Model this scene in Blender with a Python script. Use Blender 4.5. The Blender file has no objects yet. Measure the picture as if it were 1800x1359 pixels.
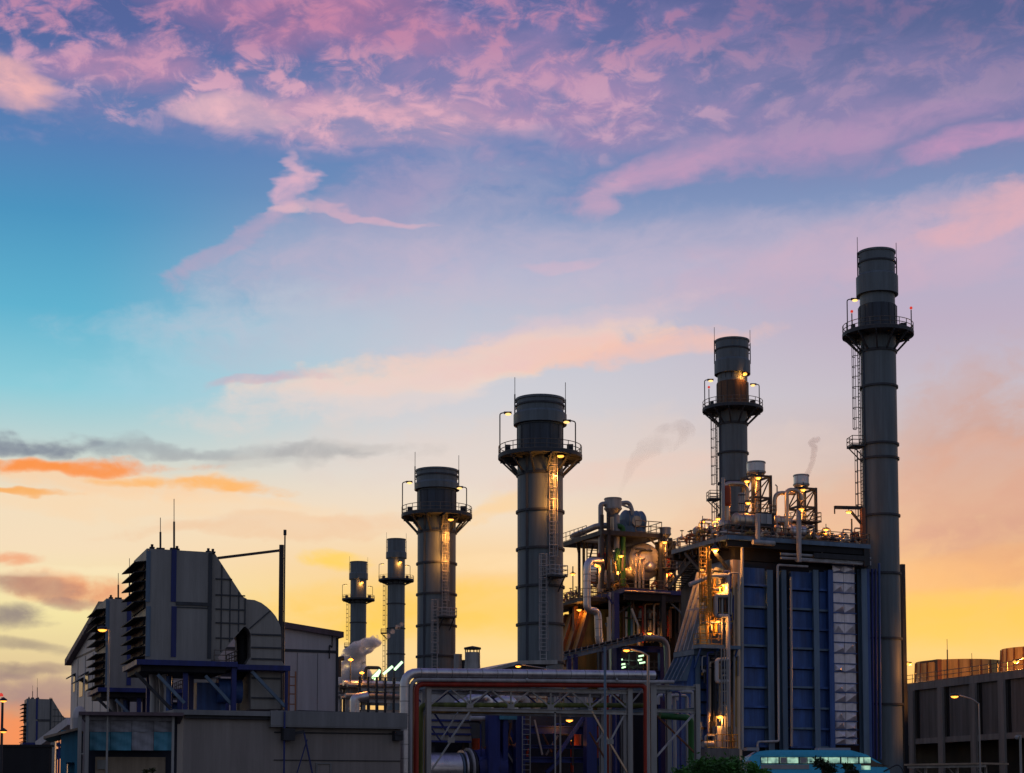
import bpy, math, random
from mathutils import Vector, Matrix
random.seed(7)
C = bpy.context.scene.collection
SC = bpy.context.scene
R = math.radians
def S(r, g, b):
    f = lambda c: (c/255/12.92) if c/255 <= .04045 else ((c/255+.055)/1.055)**2.4
    return (f(r), f(g), f(b))

# ------------------------------------------------------------------ camera
W_, H_, FPX, HOR, CAMZ, PITCH = 1800, 1359, 3000.0, 1400.0, 1.7, R(4.4)
CPY = HOR - FPX*math.tan(PITCH)
cam = bpy.data.cameras.new('camera'); cam_o = bpy.data.objects.new('camera', cam); C.objects.link(cam_o)
cam_o.location = (0, 0, CAMZ); cam_o.rotation_euler = (R(90)+PITCH, 0, 0)
cam.sensor_width = 36; cam.lens = FPX/W_*36; cam.shift_y = (CPY-H_/2)/W_
cam.clip_start = 1; cam.clip_end = 6000
SC.camera = cam_o
CAM = Vector((0, 0, CAMZ))
FW = Vector((0, math.cos(PITCH), math.sin(PITCH))); UP = Vector((0, -math.sin(PITCH), math.cos(PITCH)))
def ray(px, py):
    return Vector((1, 0, 0))*((px-900)/FPX) + FW + UP*((CPY-py)/FPX)
def at(px, py, D):
    d = ray(px, py); return CAM + d*(D/d.y)

# ------------------------------------------------------------------ render settings / exposure
SC.view_settings.view_transform = 'Standard'; SC.view_settings.look = 'None'
SC.view_settings.exposure = 0; SC.view_settings.gamma = 1
SC.cycles.max_bounces = 6; SC.cycles.diffuse_bounces = 3; SC.cycles.glossy_bounces = 3
SC.cycles.volume_bounces = 6; SC.cycles.transparent_max_bounces = 12
SC.cycles.sample_clamp_indirect = 4; SC.cycles.caustics_reflective = False; SC.cycles.caustics_refractive = False

# ------------------------------------------------------------------ sky
def azel(px, py):
    d = ray(px, py); return math.atan2(d.x, d.y), d.z/math.hypot(d.x, d.y)
SUN_AZ, SUN_EL = R(9), R(3)
world = bpy.data.worlds.new('World'); SC.world = world; world.use_nodes = True
nt = world.node_tree; nt.nodes.clear()
def setin(n, i, v):
    if v is None: return
    if isinstance(v, bpy.types.NodeSocket): nt.links.new(v, n.inputs[i])
    else: n.inputs[i].default_value = v
def M(op, a, b=None, c=None):
    n = nt.nodes.new('ShaderNodeMath'); n.operation = op
    setin(n, 0, a); setin(n, 1, b); setin(n, 2, c); return n.outputs[0]
def MR(x, a, b, c=0.0, d=1.0, smooth=True):
    n = nt.nodes.new('ShaderNodeMapRange'); n.interpolation_type = 'SMOOTHSTEP' if smooth else 'LINEAR'
    for i, v in enumerate((x, a, b, c, d)): setin(n, i, v)
    return n.outputs[0]
def XYZ(a, b, c):
    n = nt.nodes.new('ShaderNodeCombineXYZ'); setin(n, 0, a); setin(n, 1, b); setin(n, 2, c); return n.outputs[0]
def NOISE(vec, scale, detail=5, rough=.55, dist=0):
    n = nt.nodes.new('ShaderNodeTexNoise'); n.noise_dimensions = '3D'
    nt.links.new(vec, n.inputs['Vector']); n.inputs['Scale'].default_value = scale
    n.inputs['Detail'].default_value = detail; n.inputs['Roughness'].default_value = rough; n.inputs['Distortion'].default_value = dist
    return n.outputs['Fac']
def MIX(fac, a, b):
    n = nt.nodes.new('ShaderNodeMix'); n.data_type = 'RGBA'; n.clamp_factor = True
    setin(n, 0, fac)
    for i, v in ((6, a), (7, b)):
        if isinstance(v, bpy.types.NodeSocket): nt.links.new(v, n.inputs[i])
        else: n.inputs[i].default_value = (*v, 1)
    return n.outputs[2]
def RAMP(x, stops):
    n = nt.nodes.new('ShaderNodeValToRGB'); nt.links.new(x, n.inputs[0]); cr = n.color_ramp
    stops = sorted(stops)
    while len(cr.elements) < len(stops): cr.elements.new(.5)
    for e, (p, c) in zip(cr.elements, stops): e.position = p; e.color = (*c, 1)
    return n.outputs[0]
tc = nt.nodes.new('ShaderNodeTexCoord'); sx = nt.nodes.new('ShaderNodeSeparateXYZ')
nt.links.new(tc.outputs['Generated'], sx.inputs[0]); DX, DY, DZ = sx.outputs
HYP = M('MAXIMUM', M('SQRT', M('ADD', M('MULTIPLY', DX, DX), M('MULTIPLY', DY, DY))), .0001)
AZ = M('ARCTAN2', DX, DY); EL = M('DIVIDE', DZ, HYP)
EMAX = .6
def stops(px, lst): return [(min(1, max(0, azel(px, y)[1]/EMAX)), S(*c)) for y, c in lst]
P01 = M('DIVIDE', EL, EMAX)
rl = RAMP(P01, stops(100, [(-300, (70, 80, 130)), (40, (82, 100, 156)), (240, (82, 126, 180)), (370, (72, 146, 190)), (540, (92, 176, 206)), (680, (138, 202, 216)), (780, (190, 210, 208)), (870, (240, 220, 190)), (960, (244, 220, 186)), (1080, (242, 226, 165)), (1180, (222, 196, 150)), (1260, (200, 150, 120)), (1350, (220, 140, 90))]))
rc = RAMP(P01, stops(800, [(-300, (80, 80, 130)), (40, (86, 102, 158)), (250, (94, 128, 180)), (350, (118, 142, 186)), (480, (168, 178, 206)), (600, (192, 198, 212)), (720, (206, 206, 212)), (830, (226, 216, 208)), (920, (240, 218, 190)), (1000, (246, 208, 152)), (1080, (250, 206, 118)), (1150, (250, 214, 150)), (1230, (245, 200, 120)), (1350, (235, 160, 80))]))
rr = RAMP(P01, stops(1700, [(-300, (74, 74, 124)), (40, (82, 98, 146)), (200, (108, 118, 166)), (330, (124, 144, 186)), (440, (176, 170, 198)), (560, (186, 172, 194)), (680, (194, 186, 198)), (800, (205, 182, 176)), (900, (228, 186, 152)), (1000, (240, 186, 132)), (1080, (250, 198, 108)), (1150, (250, 204, 124)), (1230, (248, 178, 90)), (1350, (225, 140, 70))]))
aL, aC, aR = azel(100, 800)[0], azel(800, 800)[0], azel(1650, 800)[0]
col = MIX(MR(AZ, aL, aC), rl, rc); col = MIX(MR(AZ, aC, aR), col, rr)
# domain warp shared by the streaky clouds
sv = XYZ(AZ, M('MULTIPLY', EL, 3.2), 0.0)
w1 = M('SUBTRACT', NOISE(sv, 10, 4, .5), .5); w2 = M('SUBTRACT', NOISE(XYZ(AZ, M('MULTIPLY', EL, 2.2), 4.7), 13, 4, .55), .5)
AZW = M('ADD', AZ, M('MULTIPLY', w1, .09)); ELW = M('ADD', EL, M('MULTIPLY', w2, .036)); ELD = M('ADD', EL, M('MULTIPLY', w2, .085))
AZf = M('ADD', AZ, M('MULTIPLY', w1, .05)); ELf = M('ADD', EL, M('MULTIPLY', w2, .012))
fine = NOISE(XYZ(AZ, M('MULTIPLY', EL, 1.35), 1.3), 46, 6, .6, .5)
fine2 = NOISE(XYZ(M('ADD', AZ, M('MULTIPLY', EL, -.5)), M('MULTIPLY', EL, 1.7), 8.3), 20, 7, .6, .5)
ERODE = M('ADD', M('MULTIPLY', M('SUBTRACT', fine2, .5), 3.2), M('MULTIPLY', M('SUBTRACT', fine, .5), 2.2))
def streak(col, px, py, rx, ry, ang, c, op, tex=.5, warp=True, hard=0):
    a0, e0 = azel(px, py); sc = FPX
    x = M('SUBTRACT', AZW if warp else AZf, a0); y = M('SUBTRACT', ELW if warp else ELf, e0)
    ca, sa = math.cos(R(ang)), math.sin(R(ang))
    xr = M('ADD', M('MULTIPLY', x, ca*sc/rx), M('MULTIPLY', y, sa*sc/rx))
    yr = M('ADD', M('MULTIPLY', x, -sa*sc/ry), M('MULTIPLY', y, ca*sc/ry))
    q = M('ADD', M('MULTIPLY', xr, xr), M('MULTIPLY', yr, yr))
    q = M('ADD', q, ERODE); m = MR(q, 1.9, hard, 0, 1)
    t = MR(fine2, .34, .62, 1-tex, 1)
    return MIX(M('MULTIPLY', M('MULTIPLY', m, t), op), col, S(*c))
# pink cloud deck overhead
yb = MR(AZ, azel(300, 200)[0], azel(1750, 200)[0], azel(700, 262)[1], azel(700, 300)[1], False)
deck_reg = MR(M('SUBTRACT', ELD, yb), -.008, .034)
deck_n = MR(M('ADD', M('MULTIPLY', fine2, .62), M('MULTIPLY', fine, .6)), .52, .71)
deck_r = MR(AZ, azel(900, 100)[0], azel(1500, 100)[0], 1, .26)
deck_t = MR(EL, azel(900, -40)[1], azel(900, -700)[1], 1, .35)
deck = M('MULTIPLY', M('MULTIPLY', deck_reg, deck_n), M('MULTIPLY', deck_r, deck_t))
deck_col = MIX(MR(EL, azel(700, 220)[1], azel(700, 40)[1]), S(222, 172, 192), S(190, 134, 168))
deck_col = MIX(MR(fine, .38, .6), S(140, 124, 174), deck_col)
for a in [
    # soft washes
    (900, 200, 800, 80, 0, (164, 144, 182), .4, .7), (1350, 150, 520, 130, -8, (146, 130, 174), .45, .8),
    (640, 430, 300, 100, 25, (186, 174, 198), .6, .6), (1150, 450, 620, 70, 3, (200, 182, 202), .5, .6), (420, 610, 260, 90, 10, (166, 206, 222), .5, .5),
    (1620, 430, 420, 70, 8, (205, 172, 192), .6, .4), (700, 560, 420, 70, 4, (195, 190, 205), .4, .4),
    (1000, 800, 500, 60, 0, (226, 205, 195), .4, .3), (1760, 830, 150, 170, 20, (205, 152, 134), .75, .5),
    (1600, 880, 420, 70, 12, (226, 172, 148), .5, .5),
]: col = streak(col, *a)
col = MIX(M('MULTIPLY', deck, .92), col, deck_col)
for a in [
    # the bright wisp and its tail
    (522, 338, 78, 22, 50, (222, 176, 196), .85, .5), (548, 296, 34, 15, 80, (222, 176, 194), .7, .4), (505, 376, 36, 10, 0, (238, 190, 194), .9, .3), (610, 378, 110, 8, -5, (232, 182, 192), .8, .5),
    (420, 430, 130, 22, 34, (186, 162, 190), .7, .4), (680, 330, 130, 50, 20, (164, 148, 186), .5, .4),
    (1160, 300, 170, 34, 14, (206, 160, 188), .7, .6), (1060, 345, 60, 22, 20, (205, 165, 190), .6, .5), (1420, 250, 330, 40, 8, (186, 148, 184), .7, .6), (1740, 250, 160, 26, 8, (205, 150, 186), .7, .6),
    (1745, 368, 130, 34, 18, (226, 174, 182), .75, .5), (400, 190, 100, 34, 0, (240, 188, 194), .85, .5), (690, 205, 220, 40, -3, (228, 172, 186), .7, .7), (12, 145, 46, 60, 70, (246, 184, 180), .9, .4), (210, 110, 130, 40, 10, (200, 140, 172), .6, .6), (560, 30, 240, 55, 0, (206, 128, 160), .55, .6),
    (930, 160, 260, 80, -12, (178, 136, 176), .5, .6),
    # pale middle streaks
    (820, 640, 330, 34, 9, (250, 214, 180), .9, .35), (640, 690, 280, 44, 8, (234, 212, 204), .75, .4), (1080, 616, 260, 24, 5, (244, 192, 176), .8, .35), (880, 615, 300, 40, 12, (226, 196, 200), .6, .4), (470, 664, 90, 12, 8, (206, 168, 184), .7, .4), (990, 470, 60, 10, 0, (225, 180, 195), .5, .4),
    # grey bank and the orange streaks on the left
    (300, 786, 360, 13, -1, (150, 154, 162), .65, .6), (70, 776, 130, 13, 0, (108, 118, 140), .75, .4), (560, 800, 220, 16, 5, (172, 172, 172), .5, .5),
    (180, 838, 260, 30, -5, (251, 208, 164), .85, .3), (120, 809, 190, 14, 1, (250, 146, 70), 1, .15), (355, 850, 150, 13, -3, (252, 182, 104), 1, .15), (20, 862, 90, 9, 0, (248, 168, 84), .9, .2), (230, 890, 380, 22, 0, (250, 214, 172), .6, .4), (20, 862, 80, 9, 0, (248, 170, 80), .7, .3), (860, 885, 90, 22, 25, (252, 206, 140), .6, .3), (500, 925, 260, 18, 4, (238, 190, 150), .6, .4),
]: col = streak(col, *a)
for a in [
    (110, 1036, 120, 28, -6, (236, 142, 96), .9, .3), (40, 1028, 110, 20, -6, (150, 124, 120), .7, .3), (10, 980, 50, 12, 0, (240, 150, 105), .8, .3), (120, 1062, 50, 10, 0, (150, 122, 122), .7, .3),
    (10, 1084, 60, 20, 0, (126, 112, 122), .85, .3), (20, 1130, 90, 12, -8, (150, 134, 124), .8, .4), (15, 1182, 60, 13, 0, (136, 116, 118), .8, .3), (85, 1176, 50, 9, 0, (150, 124, 122), .7, .3), (60, 1222, 130, 30, 0, (160, 130, 132), .85, .3),
    (100, 1005, 140, 10, 0, (250, 232, 190), .5, .3), (25, 1278, 70, 45, 0, (252, 142, 84), .8, .2),
    (570, 985, 50, 18, -8, (255, 208, 60), .8, .2), (800, 1065, 300, 45, 0, (255, 200, 64), .6, .6), (560, 1100, 120, 40, 0, (255, 200, 90), .4, .5), (1680, 1085, 200, 45, 0, (255, 202, 76), .6, .5), (1700, 940, 160, 26, 8, (214, 158, 140), .5, .6), (1640, 1010, 120, 20, 4, (250, 200, 140), .5, .6), (880, 990, 160, 18, 0, (250, 222, 180), .5, .5), (1060, 830, 200, 24, 6, (236, 196, 180), .45, .6), (1720, 1000, 140, 30, 6, (240, 170, 110), .5, .4), (640, 1110, 60, 20, 0, (255, 205, 50), .5, .3),
]: col = streak(col, *a, False)
# the dusk sky away from the sunset
back = RAMP(P01, [(0, S(136, 128, 128)), (.3, S(130, 134, 144)), (1, S(112, 122, 148))])
front = MR(M('COSINE', AZ), .1, .85)
col = MIX(front, back, col)
zen = MR(EL, .5, 2.0); col = MIX(zen, col, S(82, 84, 126))
col = MIX(MR(EL, 0.0, -.02), col, S(40, 34, 34))
bg = nt.nodes.new('ShaderNodeBackground'); nt.links.new(col, bg.inputs[0]); bg.inputs[1].default_value = 1.0
nish = nt.nodes.new('ShaderNodeTexSky'); nish.sky_type = 'NISHITA'; nish.sun_disc = False
nish.sun_elevation = SUN_EL; nish.sun_rotation = SUN_AZ
bg2 = nt.nodes.new('ShaderNodeBackground'); nt.links.new(nish.outputs[0], bg2.inputs[0]); bg2.inputs[1].default_value = .004
ad = nt.nodes.new('ShaderNodeAddShader'); out = nt.nodes.new('ShaderNodeOutputWorld')
nt.links.new(bg.outputs[0], ad.inputs[0]); nt.links.new(bg2.outputs[0], ad.inputs[1]); nt.links.new(ad.outputs[0], out.inputs[0])
# sun: just about gone, low behind the plant
sl = bpy.data.lights.new('sun', 'SUN'); sl.energy = .55; sl.angle = R(6); sl.color = (1, .55, .25)
so = bpy.data.objects.new('sun', sl); C.objects.link(so)
sd = Vector((math.sin(SUN_AZ)*math.cos(SUN_EL), math.cos(SUN_AZ)*math.cos(SUN_EL), math.sin(SUN_EL)))
so.rotation_euler = sd.to_track_quat('Z', 'Y').to_euler()

# ------------------------------------------------------------------ materials
def mat(name, c, rough=.6, metal=0.0, var=.22, scale=.6, stretch=.25, bump=0.0, spec=.4):
    m = bpy.data.materials.new(name); m.use_nodes = True; t = m.node_tree; n = t.nodes
    b = n['Principled BSDF']; b.inputs['Roughness'].default_value = rough; b.inputs['Metallic'].default_value = metal
    b.inputs['Specular IOR Level'].default_value = spec
    co = n.new('ShaderNodeTexCoord'); oi = n.new('ShaderNodeObjectInfo')
    ml = n.new('ShaderNodeMath'); ml.operation = 'MULTIPLY'; ml.inputs[1].default_value = 40; t.links.new(oi.outputs['Random'], ml.inputs[0])
    av = n.new('ShaderNodeVectorMath'); av.operation = 'ADD'; t.links.new(co.outputs['Object'], av.inputs[0]); t.links.new(ml.outputs[0], av.inputs[1])
    mp = n.new('ShaderNodeMapping'); t.links.new(av.outputs[0], mp.inputs[0]); mp.inputs['Scale'].default_value = (1, 1, stretch)
    nz = n.new('ShaderNodeTexNoise'); t.links.new(mp.outputs[0], nz.inputs['Vector']); nz.inputs['Scale'].default_value = scale; nz.inputs['Detail'].default_value = 8; nz.inputs['Roughness'].default_value = .65
    cr = n.new('ShaderNodeValToRGB'); t.links.new(nz.outputs['Fac'], cr.inputs[0])
    cr.color_ramp.elements[0].position = .3; cr.color_ramp.elements[1].position = .72
    cr.color_ramp.elements[0].color = (*[x*(1-var) for x in c], 1); cr.color_ramp.elements[1].color = (*[min(1, x*(1+var)) for x in c], 1)
    m2 = n.new('ShaderNodeMapping'); t.links.new(av.outputs[0], m2.inputs[0]); m2.inputs['Scale'].default_value = (1, 1, .045)
    nb = n.new('ShaderNodeTexNoise'); t.links.new(m2.outputs[0], nb.inputs['Vector']); nb.inputs['Scale'].default_value = 1.3; nb.inputs['Detail'].default_value = 6; nb.inputs['Roughness'].default_value = .7
    mb = n.new('ShaderNodeMapRange'); t.links.new(nb.outputs['Fac'], mb.inputs[0]); mb.inputs[1].default_value = .38; mb.inputs[2].default_value = .66; mb.inputs[3].default_value = 1-var*1.3; mb.inputs[4].default_value = 1+var*.5
    vm = n.new('ShaderNodeVectorMath'); vm.operation = 'SCALE'; t.links.new(cr.outputs[0], vm.inputs[0]); t.links.new(mb.outputs[0], vm.inputs['Scale']); t.links.new(vm.outputs[0], b.inputs['Base Color'])
    mr = n.new('ShaderNodeMapRange'); t.links.new(nz.outputs['Fac'], mr.inputs[0]); mr.inputs[1].default_value = .3; mr.inputs[2].default_value = .7
    mr.inputs[3].default_value = max(.05, rough-.1); mr.inputs[4].default_value = min(1, rough+.12); t.links.new(mr.outputs[0], b.inputs['Roughness'])
    if bump:
        bp = n.new('ShaderNodeBump'); bp.inputs['Strength'].default_value = bump; bp.inputs['Distance'].default_value = .05
        n2 = n.new('ShaderNodeTexNoise'); t.links.new(av.outputs[0], n2.inputs['Vector']); n2.inputs['Scale'].default_value = scale*4; n2.inputs['Detail'].default_value = 5
        t.links.new(n2.outputs['Fac'], bp.inputs['Height']); t.links.new(bp.outputs[0], b.inputs['Normal'])
    return m
def emat(name, c, s):
    m = bpy.data.materials.new(name); m.use_nodes = True; t = m.node_tree; b = t.nodes['Principled BSDF']
    b.inputs['Base Color'].default_value = (*c, 1); b.inputs['Emission Color'].default_value = (*c, 1); b.inputs['Emission Strength'].default_value = s
    return m
MT = dict(
    stack=mat('stack_paint', (.15, .19, .215), .55, 0, .2, .5, .12), stack_dark=mat('stack_cladding', (.05, .07, .1), .5, 0, .3, .8, .3),
    stack_rust=mat('scorched_cladding', (.16, .09, .05), .6, 0, .3, .8, .3),
    ring=mat('ring_paint', (.05, .06, .075), .6), dark=mat('dark_steel', (.03, .034, .045), .6, .0, .3), black=mat('soot_and_shade_black', (.012, .013, .018), .7),  # black also paints shade in recesses and under hoods
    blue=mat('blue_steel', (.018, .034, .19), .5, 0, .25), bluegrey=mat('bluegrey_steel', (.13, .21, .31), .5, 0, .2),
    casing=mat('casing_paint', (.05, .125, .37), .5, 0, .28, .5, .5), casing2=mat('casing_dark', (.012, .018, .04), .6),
    galv=mat('galvanised', (.34, .35, .36), .45, .4), pale=mat('pale_steel', (.42, .43, .45), .5), rail=mat('railing_paint', (.16, .14, .12), .55, .1),
    raily=mat('yellow_railing', (.5, .3, .06), .5), silver=mat('silver_cladding', (.62, .62, .66), .34, .85, .15, .8, .6, .2), quilt=mat('quilted_cladding', (.8, .76, .82), .4, .35, .12, 1.5, 1, .25),
    drum=mat('drum_cladding', (.7, .68, .68), .38, .35, .15, .8, .6, .15), copper=mat('warm_lamplit_cladding', (.6, .47, .36), .32, .8, .2), red=mat('red_pipe', (.36, .03, .015), .45), green=mat('green_pipe', (.03, .14, .03), .5), lime=mat('mossy_pipe', (.16, .2, .05), .6, 0, .4),  # copper: cladding with orange lamplight put into its colour
    rust=mat('rusty_lamplit_paint', (.25, .1, .05), .6, 0, .35), ochre=mat('ochre_lamplit_paint', (.34, .21, .06), .6, 0, .3),  # rust and ochre also carry orange lamplight in their colour
    house=mat('intake_panel', (.28, .285, .28), .6, 0, .14, .4, .3), house2=mat('intake_duct', (.3, .295, .275), .6, 0, .14, .4, .3),
    hallw=mat('hall_cladding', (.56, .55, .58), .6, 0, .1, .3, .1), hallr=mat('hall_roof', (.14, .1, .12), .6), wallw=mat('white_wall', (.6, .58, .58), .6, 0, .12, .3, .1),
    beige=mat('beige_render', (.29, .265, .25), .8, 0, .13, .4, .3), greyw=mat('grey_render', (.23, .24, .25), .8, 0, .13, .5, .3), conc2=mat('pale_concrete', (.3, .29, .275), .85, 0, .2, .4, .2, .2), conc=mat('concrete', (.2, .195, .19), .85, 0, .25, .4, .2, .2),
    frp=mat('fan_cowl', (.75, .45, .15), .5, 0, .25, .5, .15), sheet_b=mat('blue_sheet', (.07, .28, .4), .5, 0, .25), sheet_g=mat('grey_sheet', (.3, .31, .36), .5, 0, .25), cyan=mat('cyan_wall', (.04, .27, .45), .5, 0, .2),  # frp: sunset and lamp glow put into the amber cowl colour
    board=mat('pale_board', (.34, .27, .2), .7, 0, .2), tarp=mat('orange_sheet', (.65, .1, .03), .6), busb=mat('bus_paint', (.05, .55, .9), .3, 0, .06, .5, 1), busw=mat('bus_grey', (.32, .33, .36), .35, 0, .08), glass=mat('dark_glass', (.01, .012, .015), .1, 0, .1, spec=.8),
    ground=mat('asphalt', (.05, .05, .052), .85, 0, .3, .3, 1, .2), dirt=mat('gravel', (.12, .1, .08), .9, 0, .3, .5, 1, .3),
    leaf=mat('leaf', (.06, .2, .03), .6, 0, .5, 1.5, 1), leaf2=mat('leaf_dark', (.02, .055, .016), .6, 0, .5, 1.5, 1), leaf3=mat('leaf_olive', (.09, .1, .025), .6, 0, .5, 1.5, 1), bark=mat('bark', (.06, .04, .03), .9),
    sodium=emat('sodium_bulb', (1, .4, .06), 2.2), warm=emat('warm_bulb', (1, .6, .2), 1.6), tube=emat('fluorescent', (.62, 1, .58), 1.5), redl=emat('red_beacon', (.75, .05, .03), .8), buswin=emat('lit_bus_window', (.42, .72, .5), .75),
)

def _win():
    t = MT['buswin'].node_tree; n = t.nodes; b = n['Principled BSDF']; co = n.new('ShaderNodeTexCoord'); nz = n.new('ShaderNodeTexNoise'); nz.inputs['Scale'].default_value = 1.6; nz.inputs['Detail'].default_value = 3
    t.links.new(co.outputs['Object'], nz.inputs['Vector']); cr = n.new('ShaderNodeValToRGB'); t.links.new(nz.outputs['Fac'], cr.inputs[0]); cr.color_ramp.elements[0].position = .36; cr.color_ramp.elements[1].position = .6
    cr.color_ramp.elements[0].color = (.05, .11, .1, 1); cr.color_ramp.elements[1].color = (.5, .8, .58, 1); t.links.new(cr.outputs[0], b.inputs['Emission Color'])
_win()

# ------------------------------------------------------------------ geometry helpers
OFF = {}
class Frame:
    def __init__(s, ox, oy, deg):
        s.o = Vector((ox, oy)); s.a = R(deg); s.u = Vector((math.cos(s.a), math.sin(s.a))); s.v = Vector((-math.sin(s.a), math.cos(s.a)))
    def P(s, px, py, v=0.0):
        d = ray(px, py); d2 = d.xy; t = (v + s.o.dot(s.v))/d2.dot(s.v); w = d2*t
        return Vector(((w-s.o).dot(s.u), v, CAMZ+d.z*t))
    def Q(s, px, py, u=0.0):
        d = ray(px, py); d2 = d.xy; t = (u + s.o.dot(s.u))/d2.dot(s.u); w = d2*t
        return Vector((u, (w-s.o).dot(s.v), CAMZ+d.z*t))
    def w(s, p):
        q = s.o + s.u*p[0] + s.v*p[1]; return Vector((q.x, q.y, p[2] if len(p) > 2 else 0))
    def L(s, wp):
        d = Vector((wp[0], wp[1]))-s.o; return Vector((d.dot(s.u), d.dot(s.v), wp[2]))
WF = Frame(0, 0, 0)
def tagp(o, label, cat, group=None, kind=None):
    if label: o['label'] = label
    if cat: o['category'] = cat
    if group: o['group'] = group
    if kind: o['kind'] = kind
    return o
def thing(name, label, cat, F=WF, base=(0, 0, 0), group=None):
    o = bpy.data.objects.new(name, None); C.objects.link(o); o.empty_display_size = .5
    o.location = F.w(base); o.rotation_euler = (0, 0, F.a); OFF[o] = Vector(base)
    return tagp(o, label, cat, group)
class B:
    def __init__(s): s.V = []; s.F = []; s.sm = []
    def add(s, vs, fs, smooth=False):
        k = len(s.V); s.V += [tuple(v) for v in vs]; s.F += [tuple(i+k for i in f) for f in fs]; s.sm += [smooth]*len(fs); return s
    def hexa(s, a): return s.add(a, [(0, 3, 2, 1), (4, 5, 6, 7), (0, 1, 5, 4), (1, 2, 6, 5), (2, 3, 7, 6), (3, 0, 4, 7)])
    def box(s, x0, x1, y0, y1, z0, z1):
        return s.hexa([(x0, y0, z0), (x1, y0, z0), (x1, y1, z0), (x0, y1, z0), (x0, y0, z1), (x1, y0, z1), (x1, y1, z1), (x0, y1, z1)])
    def beam(s, p, q, w, h=None):
        p, q = Vector(p), Vector(q); h = h or w; d = (q-p)
        if d.length < 1e-5: return s
        d.normalize(); x = d.cross(Vector((0, 0, 1)))
        if x.length < 1e-3: x = Vector((1, 0, 0))
        x.normalize(); y = x.cross(d); x *= w/2; y *= h/2
        return s.hexa([p-x-y, p+x-y, p+x+y, p-x+y, q-x-y, q+x-y, q+x+y, q-x+y])
    def ibeam(s, p, q, w, h):
        # flanged section along p-q, flanges horizontal for level beams
        p, q = Vector(p), Vector(q); d = (q-p).normalized(); x = d.cross(Vector((0, 0, 1)))
        if x.length < 1e-3: x = Vector((1, 0, 0))
        x.normalize(); y = x.cross(d); f = h*.09+.02
        s.beam(p+y*(h/2-f/2), q+y*(h/2-f/2), w, f); s.beam(p-y*(h/2-f/2), q-y*(h/2-f/2), w, f); s.beam(p, q, w*.14+.01, h-2*f-.006)
        return s
    def cyl(s, p, q, r0, r1=None, n=12, cap=True):
        p, q = Vector(p), Vector(q); r1 = r0 if r1 is None else r1; d = (q-p).normalized()
        x = d.cross(Vector((0, 0, 1)));  x = Vector((1, 0, 0)) if x.length < 1e-3 else x.normalized(); y = d.cross(x)
        vs = []
        for c, r in ((p, r0), (q, r1)):
            for i in range(n):
                a = 2*math.pi*i/n; vs.append(c + x*math.cos(a)*r + y*math.sin(a)*r)
        s.add(vs, [(i, (i+1) % n, n+(i+1) % n, n+i) for i in range(n)], True)
        if cap:
            s.add(vs[:n], [tuple(reversed(range(n)))]); s.add(vs[n:], [tuple(range(n))])
        return s
    def tube(s, pts, r, n=8, bend=0.0, cap=True):
        pts = [Vector(p) for p in pts]
        if bend:
            out = [pts[0]]
            for a, b, c in zip(pts, pts[1:], pts[2:]):
                u1 = (a-b); u2 = (c-b); k = min(bend, u1.length*.49, u2.length*.49); u1 = u1.normalized()*k; u2 = u2.normalized()*k
                for i in range(6):
                    t = i/5; out.append((b+u1)*(1-t)**2 + b*2*t*(1-t) + (b+u2)*t*t)
            pts = out+[pts[-1]]
        x = None; rings = []
        for i, p in enumerate(pts):
            d = (pts[min(i+1, len(pts)-1)]-pts[max(i-1, 0)]).normalized()
            if x is None:
                x = d.cross(Vector((0, 0, 1))); x = Vector((1, 0, 0)) if x.length < 1e-3 else x
            x = (x - d*x.dot(d)); x = x.normalized() if x.length > 1e-6 else d.orthogonal().normalized()
            y = d.cross(x); rings.append([p + x*math.cos(2*math.pi*k/n)*r + y*math.sin(2*math.pi*k/n)*r for k in range(n)])
        vs = [v for rg in rings for v in rg]; fs = []
        for i in range(len(rings)-1):
            for k in range(n): fs.append((i*n+k, i*n+(k+1) % n, (i+1)*n+(k+1) % n, (i+1)*n+k))
        s.add(vs, fs, True)
        if cap: s.add(rings[0], [tuple(reversed(range(n)))]); s.add(rings[-1], [tuple(range(n))])
        return s
    def lathe(s, prof, c=(0, 0), n=40, axis=None):
        # prof: list of (r, z); every segment keeps its own vertices so steps stay crisp
        for (r0, z0), (r1, z1) in zip(prof, prof[1:]):
            vs = []
            for r, z in ((r0, z0), (r1, z1)):
                for i in range(n):
                    a = 2*math.pi*i/n; vs.append((c[0]+math.cos(a)*r, c[1]+math.sin(a)*r, z))
            s.add(vs, [(i, (i+1) % n, n+(i+1) % n, n+i) for i in range(n)], True)
        return s
    def dome(s, c, axis, r, depth, n=28, m=6):
        c = Vector(c); d = Vector(axis).normalized(); x = d.orthogonal().normalized(); y = d.cross(x); vs = []
        for j in range(m+1):
            t = j/m*math.pi/2; rr = r*math.cos(t); h = depth*math.sin(t)
            for i in range(n):
                a = 2*math.pi*i/n; vs.append(c + d*h + x*math.cos(a)*rr + y*math.sin(a)*rr)
        return s.add(vs, [(j*n+i, j*n+(i+1) % n, (j+1)*n+(i+1) % n, (j+1)*n+i) for j in range(m) for i in range(n)], True)
    def prism(s, poly, v0, v1):
        # poly in (u, z), extruded along v
        n = len(poly); a = [(p[0], v0, p[1]) for p in poly]; b = [(p[0], v1, p[1]) for p in poly]
        s.add(a+b, [(i, n+i, n+(i+1) % n, (i+1) % n) for i in range(n)])
        s.add(a, [tuple(range(n))]); return s.add(b, [tuple(reversed(range(n)))])
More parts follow.
